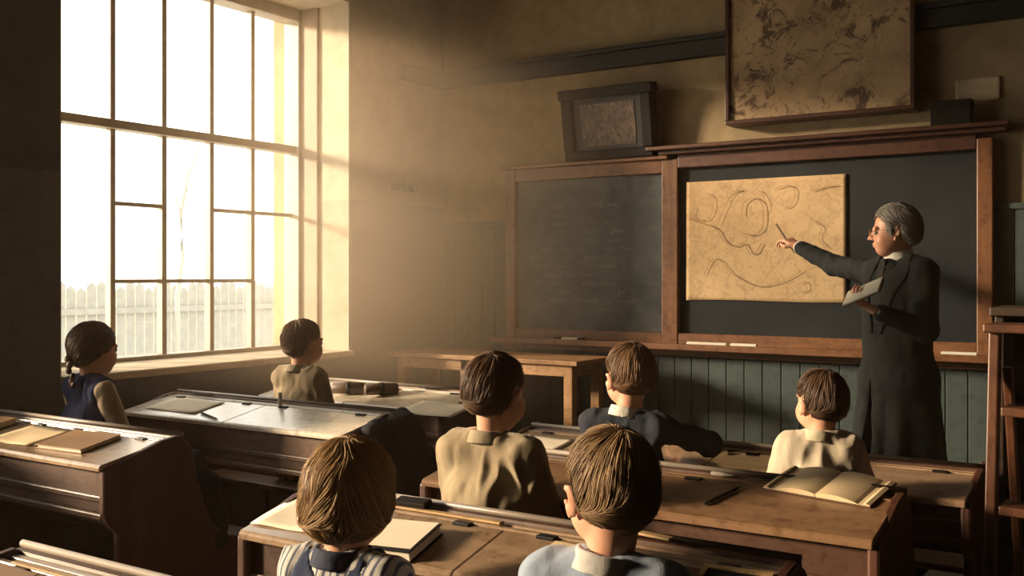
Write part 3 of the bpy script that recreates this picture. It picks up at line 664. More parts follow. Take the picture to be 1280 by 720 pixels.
def field_obj(fd, name, mat, parent, amp=0, sc=18, seed=1, stretch=(1, 1, 1), amp2=0, sc2=60):
    V, Fc = fd.mesh()
    if amp:
        g_ = fd.grad(V); q = V*np.array(stretch)
        wv = vnoise(q+.03*np.stack([vnoise(q, 9, seed+5)]*3, 1), sc, seed); wv = 1-2*np.abs(wv)
        V = V+g_*(amp*wv)[:, None]
        if amp2: V = V+g_*(amp2*vnoise(q, sc2, seed+3))[:, None]
    return raw(name, V, Fc, mat, parent)

def head_prims(fd, T, adult=False):
    fd.T = T
    fd.ell((0, -.012, .030), (.074, .092, .083), k=.02)
    fd.ell((0, .026, -.028), (.059, .062, .075), k=.03)
    fd.ell((0, .046, -.078), (.034 if not adult else .04, .036, .03), k=.025)
    for s in (-1, 1):
        fd.ell((s*.036, .058, -.038), (.024, .024, .028), k=.02)
        fd.ell((s*.029, .080, .020), (.024, .010, .008), k=.012)
    for s in (-1, 1): fd.ell((s*.044, .026, -.048), (.020, .042, .036), k=.02)
    fd.cap((0, .084, .008), (0, .103 if not adult else .108, -.026), .007, .0095, .012)
    for s in (-1, 1): fd.ell((s*.009, .094, -.029), (.007, .009, .007), k=.006)
    fd.ell((0, .087, -.050), (.021, .010, .0055), k=.006); fd.ell((0, .086, -.061), (.018, .010, .006), k=.006)
    fd.ell((0, .0975, -.0555), (.020, .006, .0016), k=.003, sub=True)
    for s in (-1, 1):
        fd.ell((s*.031, .096, .0), (.0165, .014, .010), k=.008, sub=True)
        fd.ell((s*.031, .083, .007), (.016, .009, .004), k=.004)
        fd.ell((s*.082, -.010, -.010), (.0075, .021, .033), (0, s*.22, s*-.45), k=.006)
        fd.ell((s*.089, -.002, -.006), (.006, .010, .017), (0, s*.22, s*-.45), k=.004, sub=True)
        fd.ell((s*.079, .003, -.037), (.006, .008, .009), k=.005)
    fd.T = Matrix.Identity(4)
def finger_hand(fd, wrist, dirv, up, side, sc=1.0, curl=.5, thumb_in=.3, spread=.12):
    # dirv: along the palm; up: back of the hand; side +1 puts the thumb at dirv x up
    d = Vector(dirv).normalized(); u = Vector(up); u = (u-d*u.dot(d)).normalized(); r = d.cross(u)*side; wv = Vector(wrist)
    pl = .078*sc
    for i in range(4):
        o_ = (.026-.0175*i)*sc
        fd.cap(wv+r*o_*.55, wv+d*pl+r*o_, .012*sc, .0105*sc, .012)
    ln = [.040, .045, .042, .032]
    for i in range(4):
        o_ = (.026-.0175*i)*sc; p = wv+d*pl+r*o_; a = curl*(.75+.12*i); dd = (d+r*(spread*(1.2-i)*.5)).normalized(); rr = [.0085, .009, .0085, .0075][i]*sc
        for j in range(3):
            dj = (dd*math.cos(a)-u*math.sin(a)).normalized(); q = p+dj*ln[i]*sc*(1, .62, .5)[j]; fd.cap(p, q, rr*(1-.07*j), rr*(.93-.07*j), .003); p = q; a += curl
    p = wv+d*.018*sc+r*.022*sc; q = p+(d*.55+r*.75-u*.3).normalized()*.038*sc; fd.cap(p, q, .014*sc, .011*sc, .008)
    q2 = q+(d*.95+r*(.35-thumb_in)-u*.35*curl).normalized()*.032*sc; fd.cap(q, q2, .0105*sc, .009*sc, .003)
    q3 = q2+(d*1.-r*thumb_in-u*.3*curl).normalized()*.024*sc; fd.cap(q2, q3, .009*sc, .0075*sc, .003)

def make_hair(parent, T, mat, style, seed, nstr=2600, rad=.0008, thick=.012, whorl=(.012, -.045), sc=1.0, part=None, wav=.28):
    c = T.translation; fd = Fd((c.x-.16, c.y-.17, c.z-.2), (c.x+.16, c.y+.17, c.z+.18), .004)
    fd.T = T; t = thick
    fd.ell((0, -.014, .030), (.074+t*(.6 if style == 'short' else 1), .092+t, .083+t), k=.02)
    if style == 'bob': fd.ell((0, -.022, -.03), (.078+t, .082+t*.8, .085), k=.03)
    elif style == 'full': fd.ell((0, -.025, -.02), (.073+t*.9, .078+t, .075), k=.03)
    else: fd.ell((0, -.028, -.025), (.066+t*.3, .066+t*.6, .065), k=.03)
    fd.T = Matrix.Identity(4); base = fd.copy(); Ti = T.inverted(); A = np.array(Ti)[:3]
    xs = {'short': [(-.2, -.050), (-.075, -.056), (-.05, -.052), (-.034, -.015), (-.018, .028), (.015, .030), (.030, .012), (.045, .034), (.075, .052), (.2, .06)],
          'bob': [(-.2, -.095), (-.07, -.10), (-.02, -.085), (.02, -.06), (.04, -.04), (.055, .02), (.08, .042), (.2, .05)],
          'full': [(-.2, -.065), (-.06, -.07), (-.035, -.04), (-.02, .015), (.008, .018), (.02, -.02), (.034, -.015), (.042, .045), (.06, .068), (.2, .085)],
          'girl': [(-.2, -.06), (-.06, -.065), (-.02, -.03), (.01, -.005), (.035, .0), (.05, .035), (.08, .04), (.2, .05)]}[style]
    px_ = [a for a, b in xs]; pz_ = [b for a, b in xs]
    def hl(x, y, z):
        yy = A[1, 0]*x+A[1, 1]*y+A[1, 2]*z+A[1, 3]; zz = A[2, 0]*x+A[2, 1]*y+A[2, 2]*z+A[2, 3]
        return (np.interp(yy, px_, pz_)-zz)*.7
    tp_, tl_ = {'short': (.95, .055), 'bob': (.55, .03), 'full': (.7, .035), 'girl': (.6, .03)}[style]
    X_, Y_, Z_ = np.meshgrid(*base.ax, indexing='ij', sparse=True); dist = -hl(X_, Y_, Z_)/.7
    base.f = (base.f+tp_*t*np.clip(1-dist/tl_, 0, 1)**1.3).astype(np.float32)
    sh = base.region(hl, .001); V, Fc = sh.mesh(); g_ = base.grad(V); Vh = (V@A[:, :3].T)+A[:, 3]
    az = np.arctan2(Vh[:, 0]-whorl[0], Vh[:, 1]-whorl[1])
    st = vnoise(np.stack([az*9, Vh[:, 2]*14, Vh[:, 1]*8], 1), 1.6, seed); V = V+g_*(.0015*st)[:, None]
    tone0 = .15+.25*(st*.5+.5)
    rs = np.random.RandomState(seed); n = nstr
    dirs = rs.normal(size=(n*3, 3)); dirs /= np.linalg.norm(dirs, axis=1, keepdims=True)
    P = np.array([0, -.014, .01])+dirs*np.array([.085, .10, .09]); R_ = np.array(T)[:3]
    Pw = P@R_[:, :3].T+R_[:, 3]
    for _ in range(4): Pw = Pw-base.grad(Pw)*(base.sample(Pw)-rs.uniform(-.002, .003, len(Pw)))[:, None]
    Ph = (Pw@A[:, :3].T)+A[:, 3]; keep = Ph[:, 2] > np.interp(Ph[:, 1], px_, pz_)+.004; Pw = Pw[keep][:n]; n = len(Pw)
    seg = 7; step = rs.uniform(.007, .0125, n)*(1.25 if style in ('bob', 'girl', 'full') else 1.0); off = rs.uniform(.0015, .0055, n); paths = [Pw]; cur = Pw.copy(); clump = rs.randint(0, 60, n)
    lift = rs.uniform(0, 1, n)**6*.009
    for j in range(seg):
        ph = (cur@A[:, :3].T)+A[:, 3]; g_ = base.grad(cur)
        if part is not None:
            fl = np.stack([np.sign(ph[:, 0]-part)*1.0, -.35-2*np.maximum(-ph[:, 1], 0)*4, -.5-6*np.abs(ph[:, 0])], 1)
        else:
            fl = np.stack([ph[:, 0]-whorl[0], ph[:, 1]-whorl[1], ph[:, 2]*0-.035], 1)*12
            if style == 'girl': fl = np.stack([-ph[:, 0]*6, np.full(n, -1.), np.where(ph[:, 1] > -.05, -.35, -1.2)], 1)
        nn = vnoise(ph*np.array([1, 1, .6]), 22, seed+2)[:, None]; n2 = vnoise(ph, 26, seed+9)[:, None]
        fw = fl@R_[:, :3].T; fw = fw/(np.linalg.norm(fw, axis=1, keepdims=True)+1e-9)
        fw = fw-g_*np.sum(fw*g_, 1, keepdims=True); fw /= np.linalg.norm(fw, axis=1, keepdims=True)+1e-9
        sd_ = np.cross(g_, fw); fw = fw+sd_*(nn*wav+n2*wav*.5); fw /= np.linalg.norm(fw, axis=1, keepdims=True)+1e-9
        nx_ = cur+fw*step[:, None]; gg = base.grad(nx_); nx_ = nx_-gg*(base.sample(nx_)-(off+.0018*vnoise(ph, 40, seed+4)+lift*(j+1)/seg))[:, None]
        phn = (nx_@A[:, :3].T)+A[:, 3]; low = phn[:, 2] < np.interp(phn[:, 1], px_, pz_)-.008-.006*rs.rand(n)
        nx_[low] = cur[low]+(nx_[low]-cur[low])*.12; cur = nx_; paths.append(cur)
    PA = np.stack(paths, 1); m = PA.shape[1]; tn = np.gradient(PA, axis=1); tn /= np.linalg.norm(tn, axis=2, keepdims=True)+1e-9
    G = base.grad(PA.reshape(-1, 3)).reshape(PA.shape); Sx = np.cross(tn, G); Sx /= np.linalg.norm(Sx, axis=2, keepdims=True)+1e-9
    wdt = (rad*sc*rs.uniform(.6, 1.5, n))[:, None]*np.array([.5, 1, 1.1, 1.1, 1, .85, .6, .12])[None]
    ring = np.stack([PA+Sx*wdt[..., None]*1.6, PA+G*wdt[..., None], PA-Sx*wdt[..., None]*1.6], 2).reshape(-1, 3); o0 = len(V)
    bi = (np.arange(n)[:, None, None]*m+np.arange(m-1)[None, :, None])*3; k3 = np.arange(3)[None, None]
    a_ = bi+k3; b_ = bi+(k3+1) % 3; qf = np.stack([a_, b_, b_+3, a_+3], -1).reshape(-1, 4)+o0
    tone = np.concatenate([tone0, np.repeat(np.clip(rs.beta(2, 2.2, n)*.7+.3*(vnoise(Pw, 30, seed+6)*.5+.5), 0, 1), m*3)])
    return raw('hair', np.concatenate([V, ring]), np.concatenate([Fc, qf]), mat, parent, True, tone)

M['skin'] = skin('skin_child', (.62, .36, .24)); M['skin_t'] = skin('skin_teacher', (.60, .33, .21))
M['eye'] = plain('eye_dark', (.3, .25, .21), .15)
M['trouser'] = cloth('dark_wool', (.02, .02, .022)); M['shoe'] = plain('black_shoe', (.02, .015, .012), .35)

def eyes(par, T):
    for s in (-1, 1):
        o = MB(); bmesh.ops.create_uvsphere(o.bm, u_segments=14, v_segments=10, radius=.0122*T.to_scale()[0]); o = o.build('eye', M['eye'], par, smooth=True); o.location = T@Vector((s*.031, .0785, .0))
def child(label, x, y, face, top, hairm, shirt, style='short', hs=1.0, hyaw=0, hpitch=0, lean=.06, armL=None, armR=None, seed=1, nstr=2200, rad=.0009, thick=.012, collar=None, desk_z=.86, h=.006, legmat=None, extra=None, sw=1.0, part=None, wav=.28, sleeve=None, skinm=None, seat=.425, name_top='shirt'):
    t = thing('person', label, 'person', (x, y, 0), face); zs = seat
    k = (top-seat)/.775; hz = top-(.113+thick*.9)*hs
    sh_z = hz-.178*hs; cx = lean
    T = Matrix.Translation((0, cx+.02, hz))@Matrix.Rotation(hyaw, 4, 'Z')@Matrix.Rotation(-hpitch, 4, 'X')@Matrix.Scale(hs, 4)
    pel = Vector((0, 0, zs+.10)); chest = Vector((0, cx*.7, zs+(sh_z-zs)*.72)); nb = Vector((0, cx*.9-.008, sh_z+.035)); nt_ = T@Vector((0, -.02, -.05))
    A = {}
    for s, arm in ((-1, armL), (1, armR)):
        shd = Vector((s*.122*sw, cx*.8, sh_z)); el = Vector((s*.175, cx+.06, sh_z-.23)); wr_ = Vector((s*.075, cx+.20, zs+.155))
        if arm: el = Vector(arm[0]); wr_ = Vector(arm[1])
        A[s] = (shd, el, wr_)
    def torso(fd, g, cloth_=False):
        fd.ell(pel, (.125*sw+g, .095+g, .10), k=.05); fd.ell((0, cx*.3, (zs+.12+chest.z)/2), (.108*sw+g, .082+g, .12), k=.06)
        fd.ell(chest, (.128*sw+g, .088+g, .125), k=.06)
        fd.cap((-.095*sw, cx*.8, sh_z+.004), (.095*sw, cx*.8, sh_z+.004), .047+g*.8, .047+g*.8, .05)
        for s in (-1, 1): fd.cap((s*.03, nb.y, nb.z+.004), (s*.10*sw, cx*.8, sh_z+.012), .032+g*.7, .036+g*.7, .035)
    def legs(fd, g):
        for s in (-1, 1):
            hip = Vector((s*.065, .03, zs+.075)); kn = Vector((s*.085, .36, zs+.055)); an = Vector((s*.08, .33, .09))
            fd.cap(hip, kn, .062+g, .046+g, .03); fd.cap(kn, an, .045+g, .030+g*1.5, .02)
    lo = (-.36, -.2, 0); hi = (.36, .56, top+.03)
    bd_ = Fd(lo, hi, h); torso(bd_, -.014); legs(bd_, -.004)
    bd_.cap(nb-Vector((0, -.012, .03)), nt_, .040*hs, .048*hs, .01); head_prims(bd_, T)
    for s in (-1, 1):
        shd, el, wr_ = A[s]; bd_.cap(shd, el, .033, .028, .02); bd_.cap(el, wr_, .027, .019, .012)
        dv = (wr_-el).normalized(); dv = Vector((dv.x-.25*s, dv.y+.3, min(dv.z, .05)*.2)).normalized()
        finger_hand(bd_, wr_, dv, (0, 0, 1), -s, .84, .25)
    b = field_obj(bd_, 'body', skinm or M['skin'], t); eyes(t, T)
    # clothing
    fs = Fd(lo, hi, h); torso(fs, .010)
    base = fs.copy() if sleeve else None
    def arms(fd):
        for s in (-1, 1):
            shd, el, wr_ = A[s]; wc = wr_+(el-wr_)*.1
            fd.cap(shd+Vector((0, 0, .004)), el, .047, .041, .035); fd.cap(el, wc, .040, .029, .018)
    if sleeve:
        sf = Fd(lo, hi, h); arms(sf); field_obj(sf, 'sleeves', sleeve, t, .0035, 24, seed+4, (1, 1, .6), .0015, 60)
    else: arms(fs)
    nk = (nt_-nb).normalized()
    fs.cap(nb+nk*.075, nt_+nk*.05, .053*hs, .055*hs, .008, sub=True)
    field_obj(fs, name_top, shirt, t, .0075, 14, seed, (1.3, 1.3, .55), .0028, 36)
    if collar:
        fc = Fd((-.12, -.15, nb.z-.06), (.12, .2, nb.z+.12), .004); fc.cap(nb-nk*.0, nb+nk*.048*hs, .072*hs, .059*hs, .01); fc.cap(nb-nk*.06, nt_+nk*.1, .053*hs, .052*hs, .003, sub=True)
        cut = nb+nk*.044*hs
        fc = fc.region(lambda X, Y, Z: np.abs((X-cut.x)*nk.x+(Y-cut.y)*nk.y+(Z-cut.z)*nk.z+.024)-.019)
        field_obj(fc, 'collar', collar, t, .001, 40, seed)
    fl = Fd((-.22, -.17, .04), (.22, .50, zs+.22), .008); fl.ell(pel-Vector((0, 0, .02)), (.135, .108, .085), k=.04); legs(fl, .012)
    if extra == 'skirt': fl.ell((0, .17, zs+.03), (.17, .24, .085), k=.05); fl.cap((0, .32, zs+.03), (0, .33, .30), .12, .14, .06)
    fl = fl.region(lambda X, Y, Z: .10-Z+X*0)
    field_obj(fl, 'skirt' if extra == 'skirt' else 'trousers', legmat or M['trouser'], t, .004, 14, seed+8, (1, .5, 1))
    for s in (-1, 1):
        sf = Fd((s*.08-.06, .24, -.005), (s*.08+.06, .50, .14), .005); sf.cap((s*.08, .33, .05), (s*.08, .33, .11), .038, .034, .02); sf.cap((s*.08, .32, .036), (s*.083, .43, .03), .034, .03, .02)
        sf = sf.region(lambda X, Y, Z: .006-Z+X*0); field_obj(sf, 'shoe', M['shoe'], t)
    hr = make_hair(t, T, hairm, style, seed, nstr, rad, thick, part=part, wav=wav)
    if extra == 'skirt':   # plait at the nape
        bf = MB(); pts = [T@Vector(p) for p in ((0, -.105, -.01), (0, -.122, -.035), (0, -.125, -.06), (0, -.118, -.085), (0, -.11, -.11), (0, -.105, -.135), (0, -.105, -.15))]
        pp = Fd((-.08, -.25, hz-.25), (.08, .1, hz+.05), .004); 
        for i, p in enumerate(pts): pp.ell(p+Vector((.009*(-1)**i, 0, 0)), (.017-.001*i, .016-.001*i, .019), (0, .5*(-1)**i, 0), k=.004)
        V, Fc = pp.mesh(); raw('plait', V, Fc, hairm, t, True, np.clip(.3+.3*vnoise(V, 90, 3), 0, 1))
    return t

HB = hairmat('hair_blond', (.16, .085, .032), (.50, .33, .15)); HS = hairmat('hair_sandy', (.13, .075, .035), (.40, .27, .14))
HD = hairmat('hair_dark_brown', (.030, .016, .009), (.16, .085, .04)); HC = hairmat('hair_chestnut', (.045, .022, .010), (.26, .14, .06)); HK = hairmat('hair_brown', (.035, .018, .010), (.13, .07, .035))
face0 = 0
ch = {}
ch['blond'] = child('blond boy in the foreground, seen from behind in a striped shirt and navy vest', -1.495, 1.60, .12, 1.105, HB, cloth('striped_shirt', (.50, .50, .46), (.42, .42, .40), (330, (.09, .11, .16))), 'bob', 1.0, .05, .12, .05, seed=3, nstr=13000, rad=.0006, wav=.6, thick=.015, h=.005, collar=cloth('navy_neckband', (.05, .06, .09)))
def vest(par, T0, matv, x, y, top, seed):
    pass
ch['fair'] = child('fair-haired boy in the foreground in a pale blue shirt, seen from behind', -.905, 1.70, .2, 1.163, HS, cloth('pale_blue_shirt', (.30, .37, .47), (.22, .29, .39)), 'short', 1.03, .6, .05, .05, seed=5, nstr=13000, rad=.0006, thick=.011, h=.005, collar=cloth('pale_collar', (.6, .6, .58)))
ch['mid'] = child('dark-haired boy in a beige linen shirt, seen from behind in the middle', -1.70, 2.46, .0, 1.228, HD, cloth('beige_linen_shirt', (.34, .28, .18), (.24, .19, .12)), 'short', 1.0, -.02, .02, .05, seed=8, nstr=8000, rad=.0008, thick=.014, h=.006, collar=cloth('beige_collar', (.38, .32, .21)), sw=1.12, seat=.425)
ch['navy'] = child('brown-haired boy in a dark jacket with white collar, leaning one arm on the front desk', -1.68, 3.31, .12, 1.21, HC, cloth('navy_jacket', (.035, .042, .055), (.022, .027, .036)), 'short', 1.03, .72, 0, .08, seed=11, nstr=7000, rad=.0009, thick=.014, h=.006, collar=cloth('white_collar', (.7, .68, .6)), armR=((.27, .24, .83), (.12, .40, .84)), desk_z=.80, sw=1.1, name_top='jacket')
ch['cream'] = child('small dark-haired boy in a cream shirt, seated alone before the teacher', -.955, 3.30, .22, 1.150, HK, cloth('cream_shirt', (.52, .46, .35), (.42, .36, .27)), 'short', .90, .62, 0, .05, seed=14, nstr=6000, rad=.0009, thick=.010, h=.006, collar=cloth('cream_collar', (.62, .55, .4)), desk_z=.80, sw=.74)
ch['girl'] = child('brown-haired girl in a navy pinafore with cream sleeves, seated by the left wall', -4.06, 2.74, -.05, 1.250, HD, cloth('navy_pinafore', (.028, .045, .115), (.02, .03, .075)), 'girl', 1.0, .0, .02, .04, seed=17, nstr=6000, rad=.001, thick=.013, h=.006, collar=None, extra='skirt', sleeve=cloth('cream_sleeves', (.55, .43, .29)), name_top='pinafore', legmat=cloth('navy_skirt', (.03, .04, .08)))
ch['window'] = child('brown-haired boy in a beige shirt seated beside the bright window', -3.74, 3.72, -.0, 1.235, HC, cloth('sand_shirt', (.36, .29, .19), (.28, .22, .14)), 'short', 1.02, -.2, -.02, .05, seed=19, nstr=5000, rad=.001, thick=.011, h=.006, collar=cloth('sand_collar', (.42, .35, .24)))
# navy vest over the striped shirt
def vest_on(t, shirtname, mat, top, lean, seed):
    f = Fd((-.2, -.2, .5), (.2, .25, top-.15), .005); hz = top-(.113+.015*.9); sh_z = hz-.178; cx = lean
    f.ell((0, cx*.7, .425+(sh_z-.425)*.72), (.141, .105, .13), k=.05); f.ell((0, cx*.3, .62), (.122, .098, .14), k=.05); f.cap((-.095, cx*.8, sh_z+.004), (.095, cx*.8, sh_z+.004), .061, .061, .05)
    for s in (-1, 1): f.cap((s*.03, cx*.9, sh_z+.039), (s*.10, cx*.8, sh_z+.012), .045, .048, .035)
    f.cap((0, cx*.9-.008, sh_z+.045), (0, cx+.01, sh_z+.15), .066, .09, .008, sub=True)
    f = f.region(lambda X, Y, Z: (np.abs(X)-.095+0*Y+(Z-sh_z)*.25))
    field_obj(f, 'vest', mat, t, .003, 18, seed, (1, 1, .5))
vest_on(ch['blond'], 'shirt', cloth('navy_knit_vest', (.045, .06, .11), (.03, .04, .075)), 1.105, .05, 3)

# ------------------------------------------------------------------ teacher
tx, tyy = -1.12, 5.22
fv_ = Vector((-.53, -.85)).normalized(); rz = math.atan2(-fv_.x, fv_.y)   # local +Y -> facing
te = thing('person', 'grey-haired teacher in a long dark coat pointing at the map with one arm', 'person', (tx, tyy, 0), rz)
Rl = Matrix.Rotation(-rz, 3, 'Z')
def tl(x_, y_, z_): return Rl@Vector((x_-tx, y_-tyy, z_))
TOP = 1.81; hz = TOP-.113*1.06-.012
Tt = Matrix.Translation((0, .03, hz))@Matrix.Rotation(-.72, 4, 'Z')@Matrix.Rotation(-.06, 4, 'X')@Matrix.Scale(1.08, 4)
sh_z = 1.475; RS = Vector((.165, .0, sh_z)); LS = Vector((-.165, .0, sh_z))
RW = tl(-1.735, 5.585, 1.625); RE = RS+(RW-RS)*.51+Vector((0, -.01, -.035)); LW = tl(-1.155, 4.90, 1.30); LE = tl(-.955, 5.02, 1.205)
hT = .0055
lo = (min(-.42, RW.x-.1, LW.x-.1), -.25, 0.); hi = (max(.42, RW.x+.22), max(.62, LW.y+.22, RW.y+.22), TOP+.03)
tb_ = Fd(lo, hi, hT)
tb_.ell((0, 0, 1.0), (.16, .12, .13), k=.05); tb_.ell((0, .01, 1.14), (.145, .11, .14), k=.06); tb_.ell((0, .01, 1.34), (.17, .12, .17), k=.06); tb_.cap((-.14, 0, sh_z), (.14, 0, sh_z), .055, .055, .05)
tb_.cap((0, -.01, 1.50), Tt@Vector((0, -.02, -.05)), .058, .054, .03); head_prims(tb_, Tt, True)
for s in (-1, 1): tb_.cap((s*.09, 0, .95), (s*.10, .03, .50), .085, .058, .03); tb_.cap((s*.10, .03, .50), (s*.10, 0, .08), .055, .036, .02)
for a, b_, c in ((RS, RE, RW), (LS, LE, LW)): tb_.cap(a, b_, .045, .038, .02); tb_.cap(b_, c, .037, .025, .012)
dR = (RW-RE).normalized(); dL = (LW-LE).normalized(); finger_hand(tb_, RW, dR+Vector((0, 0, .12)), (0, 0.2, 1), -1, 1.0, .55, .45); finger_hand(tb_, LW, dL+Vector((0, 0, .1)), (-.3, -.2, -1), -1, 1.0, .6, .5)
field_obj(tb_, 'body', M['skin_t'], te); eyes(te, Tt)
suit = cloth('black_wool_suit', (.022, .024, .024), (.013, .015, .015)); shirtm = cloth('white_shirt', (.7, .66, .56))
cf = Fd(lo, hi, hT)
cf.ell((0, .0, .98), (.195, .15, .15), k=.07); cf.ell((0, .012, 1.15), (.178, .14, .16), k=.07); cf.ell((0, .008, 1.34), (.20, .145, .18), k=.07); cf.cap((-.13, 0, sh_z), (.13, 0, sh_z), .064, .064, .06)
for s in (-1, 1): cf.cap((s*.04, -.01, 1.55), (s*.13, 0, sh_z+.02), .036, .048, .04)
for i in range(9):
    zz = .95-.075*i; g = .007*i; cf.ell((0, -.0, zz), (.195+g*1.1, .15+g, .085), k=.06)
for a, b_, c in ((RS, RE, RW), (LS, LE, LW)): cc = c+(b_-c)*.13; cf.cap(a, b_, .061, .052, .035); cf.cap(b_, cc, .051, .040, .02)
cf.cap((0, -.01, 1.555), (0, .02, 1.75), .066, .08, .01, sub=True)
cf.ell((0, .17, 1.49), (.045, .07, .12), (.25, 0, 0), k=.01, sub=True)
# folds that fall from the waist
x3, y3, z3 = np.meshgrid(*cf.ax, indexing='ij', sparse=True)
ang = np.arctan2(x3, y3); wgt_ = np.clip((1.0-z3)/.5, 0, 1)
cf.f = (cf.f+(.013*np.sin(ang*9+1.2*np.sin(ang*2))*wgt_)).astype(np.float32)
# the coat hangs open along a slit down the front
slit = np.abs(x3-.02-(.95-z3)*.03)-(.006+.05*np.clip((.95-z3)/.6, 0, 1)); cf.f = np.where(y3 > 0.02, np.maximum(cf.f, np.where(z3 < .96, -slit, -1)), cf.f).astype(np.float32)
cf.f = np.maximum(cf.f, .34-z3+0*x3+0*y3).astype(np.float32)
field_obj(cf, 'coat', suit, te, .005, 13, 31, (1, 1, .5), .002, 42)
def lap(s): 
    def fn(X, Y, Z):
        inner = .012+(Z-1.18)*.16; outer = inner+.03+.05*np.clip((Z-1.18)/.28, 0, 1)-np.clip((Z-1.50)/.08, 0, 1)*.05
        return np.maximum.reduce(np.broadcast_arrays(inner-s*X, s*X-outer, 1.18-Z, Z-1.57, .02-Y))
    return fn
for s in (-1, 1): field_obj(cf.region(lap(s), .010), 'lapel', suit, te, .001, 20, 3)
sf = Fd((-.1, -.12, 1.42), (.1, .2, 1.68), .004); sf.cap((0, -.012, 1.50), (0, .005, 1.60), .075, .066, .01); sf.cap((0, -.02, 1.52), (0, .0, 1.72), .058, .056, .002, sub=True); sf = sf.region(lambda X, Y, Z: Z-1.592-Y*-.25+X*0)
field_obj(sf, 'shirt_collar', shirtm, te, .0008, 30, 2)
vf = Fd((-.08, 0, 1.1), (.08, .2, 1.56), .005); vf.ell((0, .02, 1.34), (.15, .125, .2), k=.02); vf.cap((0, .05, 1.50), (0, .1, 1.3), .05, .05, .02)
field_obj(vf, 'waistcoat', cloth('dark_waistcoat', (.03, .03, .028)), te)
MB().box((-.014, .085, 1.50), (.014, .105, 1.545), bev=.006).prism([(.10, 1.50), (.11, 1.50), (.152, 1.36), (.14, 1.36)], -.016, .016).build('necktie', M['black'], te)
for (e_, w_) in ((RE, RW), (LE, LW)):
    q = (e_-w_).normalized(); MB().tube([w_+q*.005, w_+q*.012, w_+q*.06], [.033, .036, .036], 20).build('shirt_cuff', shirtm, te, smooth=True)
tf = Fd((-.26, -.18, .03), (.26, .2, .8), .008)
for s in (-1, 1): tf.cap((s*.10, 0, .75), (s*.105, 0, .07), .10, .06, .02)
field_obj(tf, 'trousers', suit, te, .004, 12, 6, (1, 1, .5))
for s in (-1, 1):
    sf = Fd((s*.10-.07, -.1, -.005), (s*.10+.07, .24, .15), .006); sf.cap((s*.10, 0, .06), (s*.10, 0, .12), .045, .042, .02); sf.cap((s*.10, -.02, .045), (s*.11, .16, .035), .042, .036, .02)
    sf = sf.region(lambda X, Y, Z: .008-Z+X*0); field_obj(sf, 'shoe', M['shoe'], te)
HG = hairmat('hair_grey', (.05, .045, .04), (.36, .33, .28)); make_hair(te, Tt, HG, 'full', 41, 6500, .0011, .014, part=-.03, wav=.6)
gl = MB()
for s in (-1, 1):
    gl.tube([Tt@Vector((s*.032+.019*math.cos(a*PI/8), .104, .0+.016*math.sin(a*PI/8))) for a in range(17)], .0013, 6, cap=False)
    gl.tube([Tt@Vector((s*.051, .102, .004)), Tt@Vector((s*.076, .06, .006)), Tt@Vector((s*.082, -.002, .008))], .0013, 6)
gl.tube([Tt@Vector((-.013, .104, .004)), Tt@Vector((0, .108, .006)), Tt@Vector((.013, .104, .004))], .0013, 6).build('spectacles', plain('brass_rim', (.3, .12, .05), .3, .8), te, smooth=True)
# what he holds
Rw = Matrix.Rotation(rz, 3, 'Z'); hp = Rw@(RW+dR*.085)+Vector((tx, tyy, 0)); dw = (Rw@dR)
tip = unproj(970, 280, 5.78)
tdir = (tip-hp).normalized(); o = stick('pointer', 'short wooden pointer in the raised hand of the teacher', 'pointer', hp-tdir*.09, tip, .006, M['ladder'])
lwv = Rw@(LW+dL*.075)+Vector((tx, tyy, 0))
pb = thing('open_notebook', 'open notebook with pale pages held in front of the teacher', 'book', lwv+Vector((.02, -.02, .055)), 0)
pb.rotation_euler = (math.radians(34), math.radians(-22), math.radians(-14))
MB().box((-.10, -.065, -.004), (.10, .065, 0)).build('cover', M['leather'], pb, bev=.001)
for s in (-1, 1): MB().box((min(0, s*.095), -.06, 0), (max(0, s*.095), .06, .011)).build('page_block', M['paper'], pb, bev=.003)

# ------------------------------------------------------------------ coats and bag by the desks
def drape(name, label, mat, loc, fn, lo, hi, cat, h=.007, seed=1):
    fd = Fd(lo, hi, h); fn(fd); V, Fc = fd.mesh(); g_ = fd.grad(V); q = V*np.array([1, 1, .35])
    wv = 1-2*np.abs(vnoise(q, 16, seed)); V = V+g_*(.010*wv+.003*vnoise(V, 40, seed))[:, None]
    o = raw(name, V, Fc, mat); o.location = loc; return tag(o, label, cat)
def coat1(f):
    f.cap((0, -.22, -.06), (0, .02, -.03), .035, .045, .03); f.cap((.02, .0, -.04), (.03, .12, -.28), .055, .075, .04); f.cap((.0, -.18, -.08), (.01, -.12, -.30), .045, .06, .05)
    f.cap((.03, .11, -.24), (.05, .20, -.36), .06, .075, .04); f.cap((.02, .0, -.1), (.02, -.02, -.35), .06, .08, .05); f.cap((.05, .2, -.34), (.05, .17, -.47), .07, .06, .04)
drape('coat', 'dark charcoal coat draped over the right end of the pale-topped desk', cloth('charcoal_coat', (.045, .046, .055), (.03, .031, .038)), (-2.84, 3.48, .85), coat1, (-.12, -.34, -.62), (.2, .36, .08), 'coat', seed=5)
def bag(f):
    f.ell((-.03, 0, .13), (.12, .11, .12), k=.04); f.ell((.0, .03, .22), (.09, .08, .06), k=.05); f.cap((.04, .05, .10), (.12, .0, .03), .06, .05, .05); f.ell((-.05, .02, .30), (.07, .06, .05), k=.04)
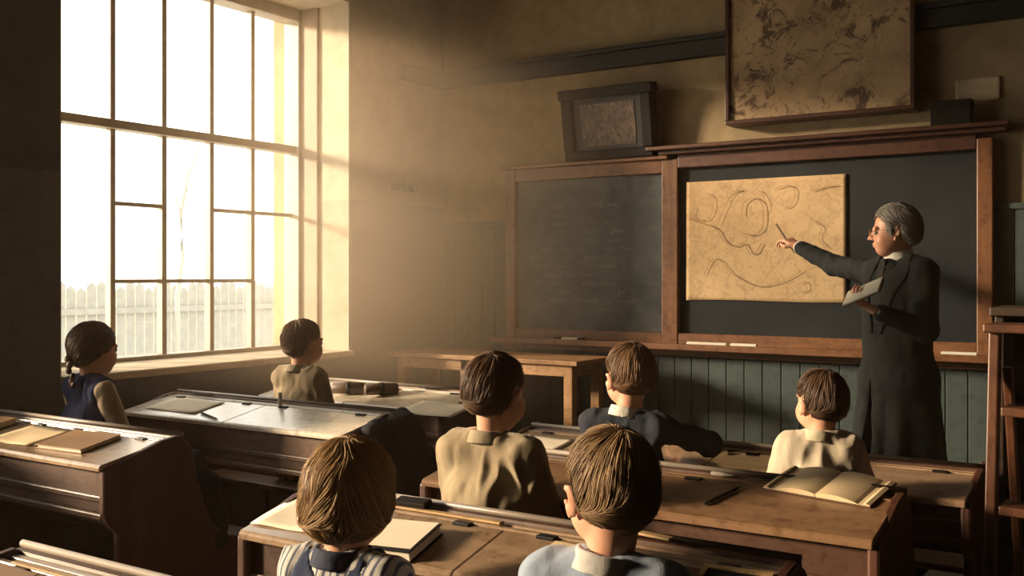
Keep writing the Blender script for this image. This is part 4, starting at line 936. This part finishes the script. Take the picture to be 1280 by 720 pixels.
drape('folded_coat', 'black coat bundled on the end of the bench beside the dark left desk', cloth('black_coat', (.008, .008, .010)), (-3.27, 2.70, .40), bag, (-.3, -.25, -.06), (.4, .3, .45), 'coat', seed=9)
def coat3(f):
    f.cap((0, 0, .25), (.02, 0, .05), .05, .09, .04); f.cap((.02, 0, .2), (.12, .05, .03), .06, .07, .05)
bo = thing('shoe', 'dark shoe on the floorboards below the pale-topped desk', 'shoe', (-2.72, 2.98, 0), .6)
sf = Fd((-.06, -.12, -.005), (.06, .17, .13), .005); sf.cap((0, -.06, .05), (0, -.06, .09), .034, .032, .02); sf.cap((0, -.06, .036), (0, .09, .03), .036, .032, .02); sf = sf.region(lambda X, Y, Z: .008-Z+X*0); field_obj(sf, 'upper', M['leather'], bo)
MB().box((-.03, -.09, 0), (.03, .11, .009), bev=.003).build('sole', M['black'], bo)

# ------------------------------------------------------------------ haze in the air
m = bpy.data.materials.new('dusty_air'); m.use_nodes = True; m.node_tree.nodes.remove(m.node_tree.nodes['Principled BSDF'])
N, L = m.node_tree.nodes, m.node_tree.links
v = N.new('ShaderNodeVolumeScatter'); v.inputs['Color'].default_value = (1, .76, .53, 1); v.inputs['Anisotropy'].default_value = .3
L.new(v.outputs[0], N['Material Output'].inputs['Volume'])
tc = N.new('ShaderNodeTexCoord'); vd = N.new('ShaderNodeVectorMath'); vd.operation = 'DISTANCE'; L.new(tc.outputs['Object'], vd.inputs[0]); vd.inputs[1].default_value = (-4.5, 4.7, 1.9)
mr = N.new('ShaderNodeMapRange'); mr.interpolation_type = 'SMOOTHSTEP'; mr.inputs[1].default_value = 0; mr.inputs[2].default_value = 2.15; mr.inputs[3].default_value = HAZE[1]; mr.inputs[4].default_value = HAZE[0]  # denser ball of haze shaped for the glow around the window
L.new(vd.outputs['Value'], mr.inputs[0]); L.new(mr.outputs[0], v.inputs['Density'])
hz_ = MB().box((W+.02, YF+.02, .02), (XR-.02, YB-.04, ZC-.02)).build('dust_haze', m); tag(hz_, 'thin dusty haze filling the classroom air, thickened for the window glow', 'haze', kind='stuff')
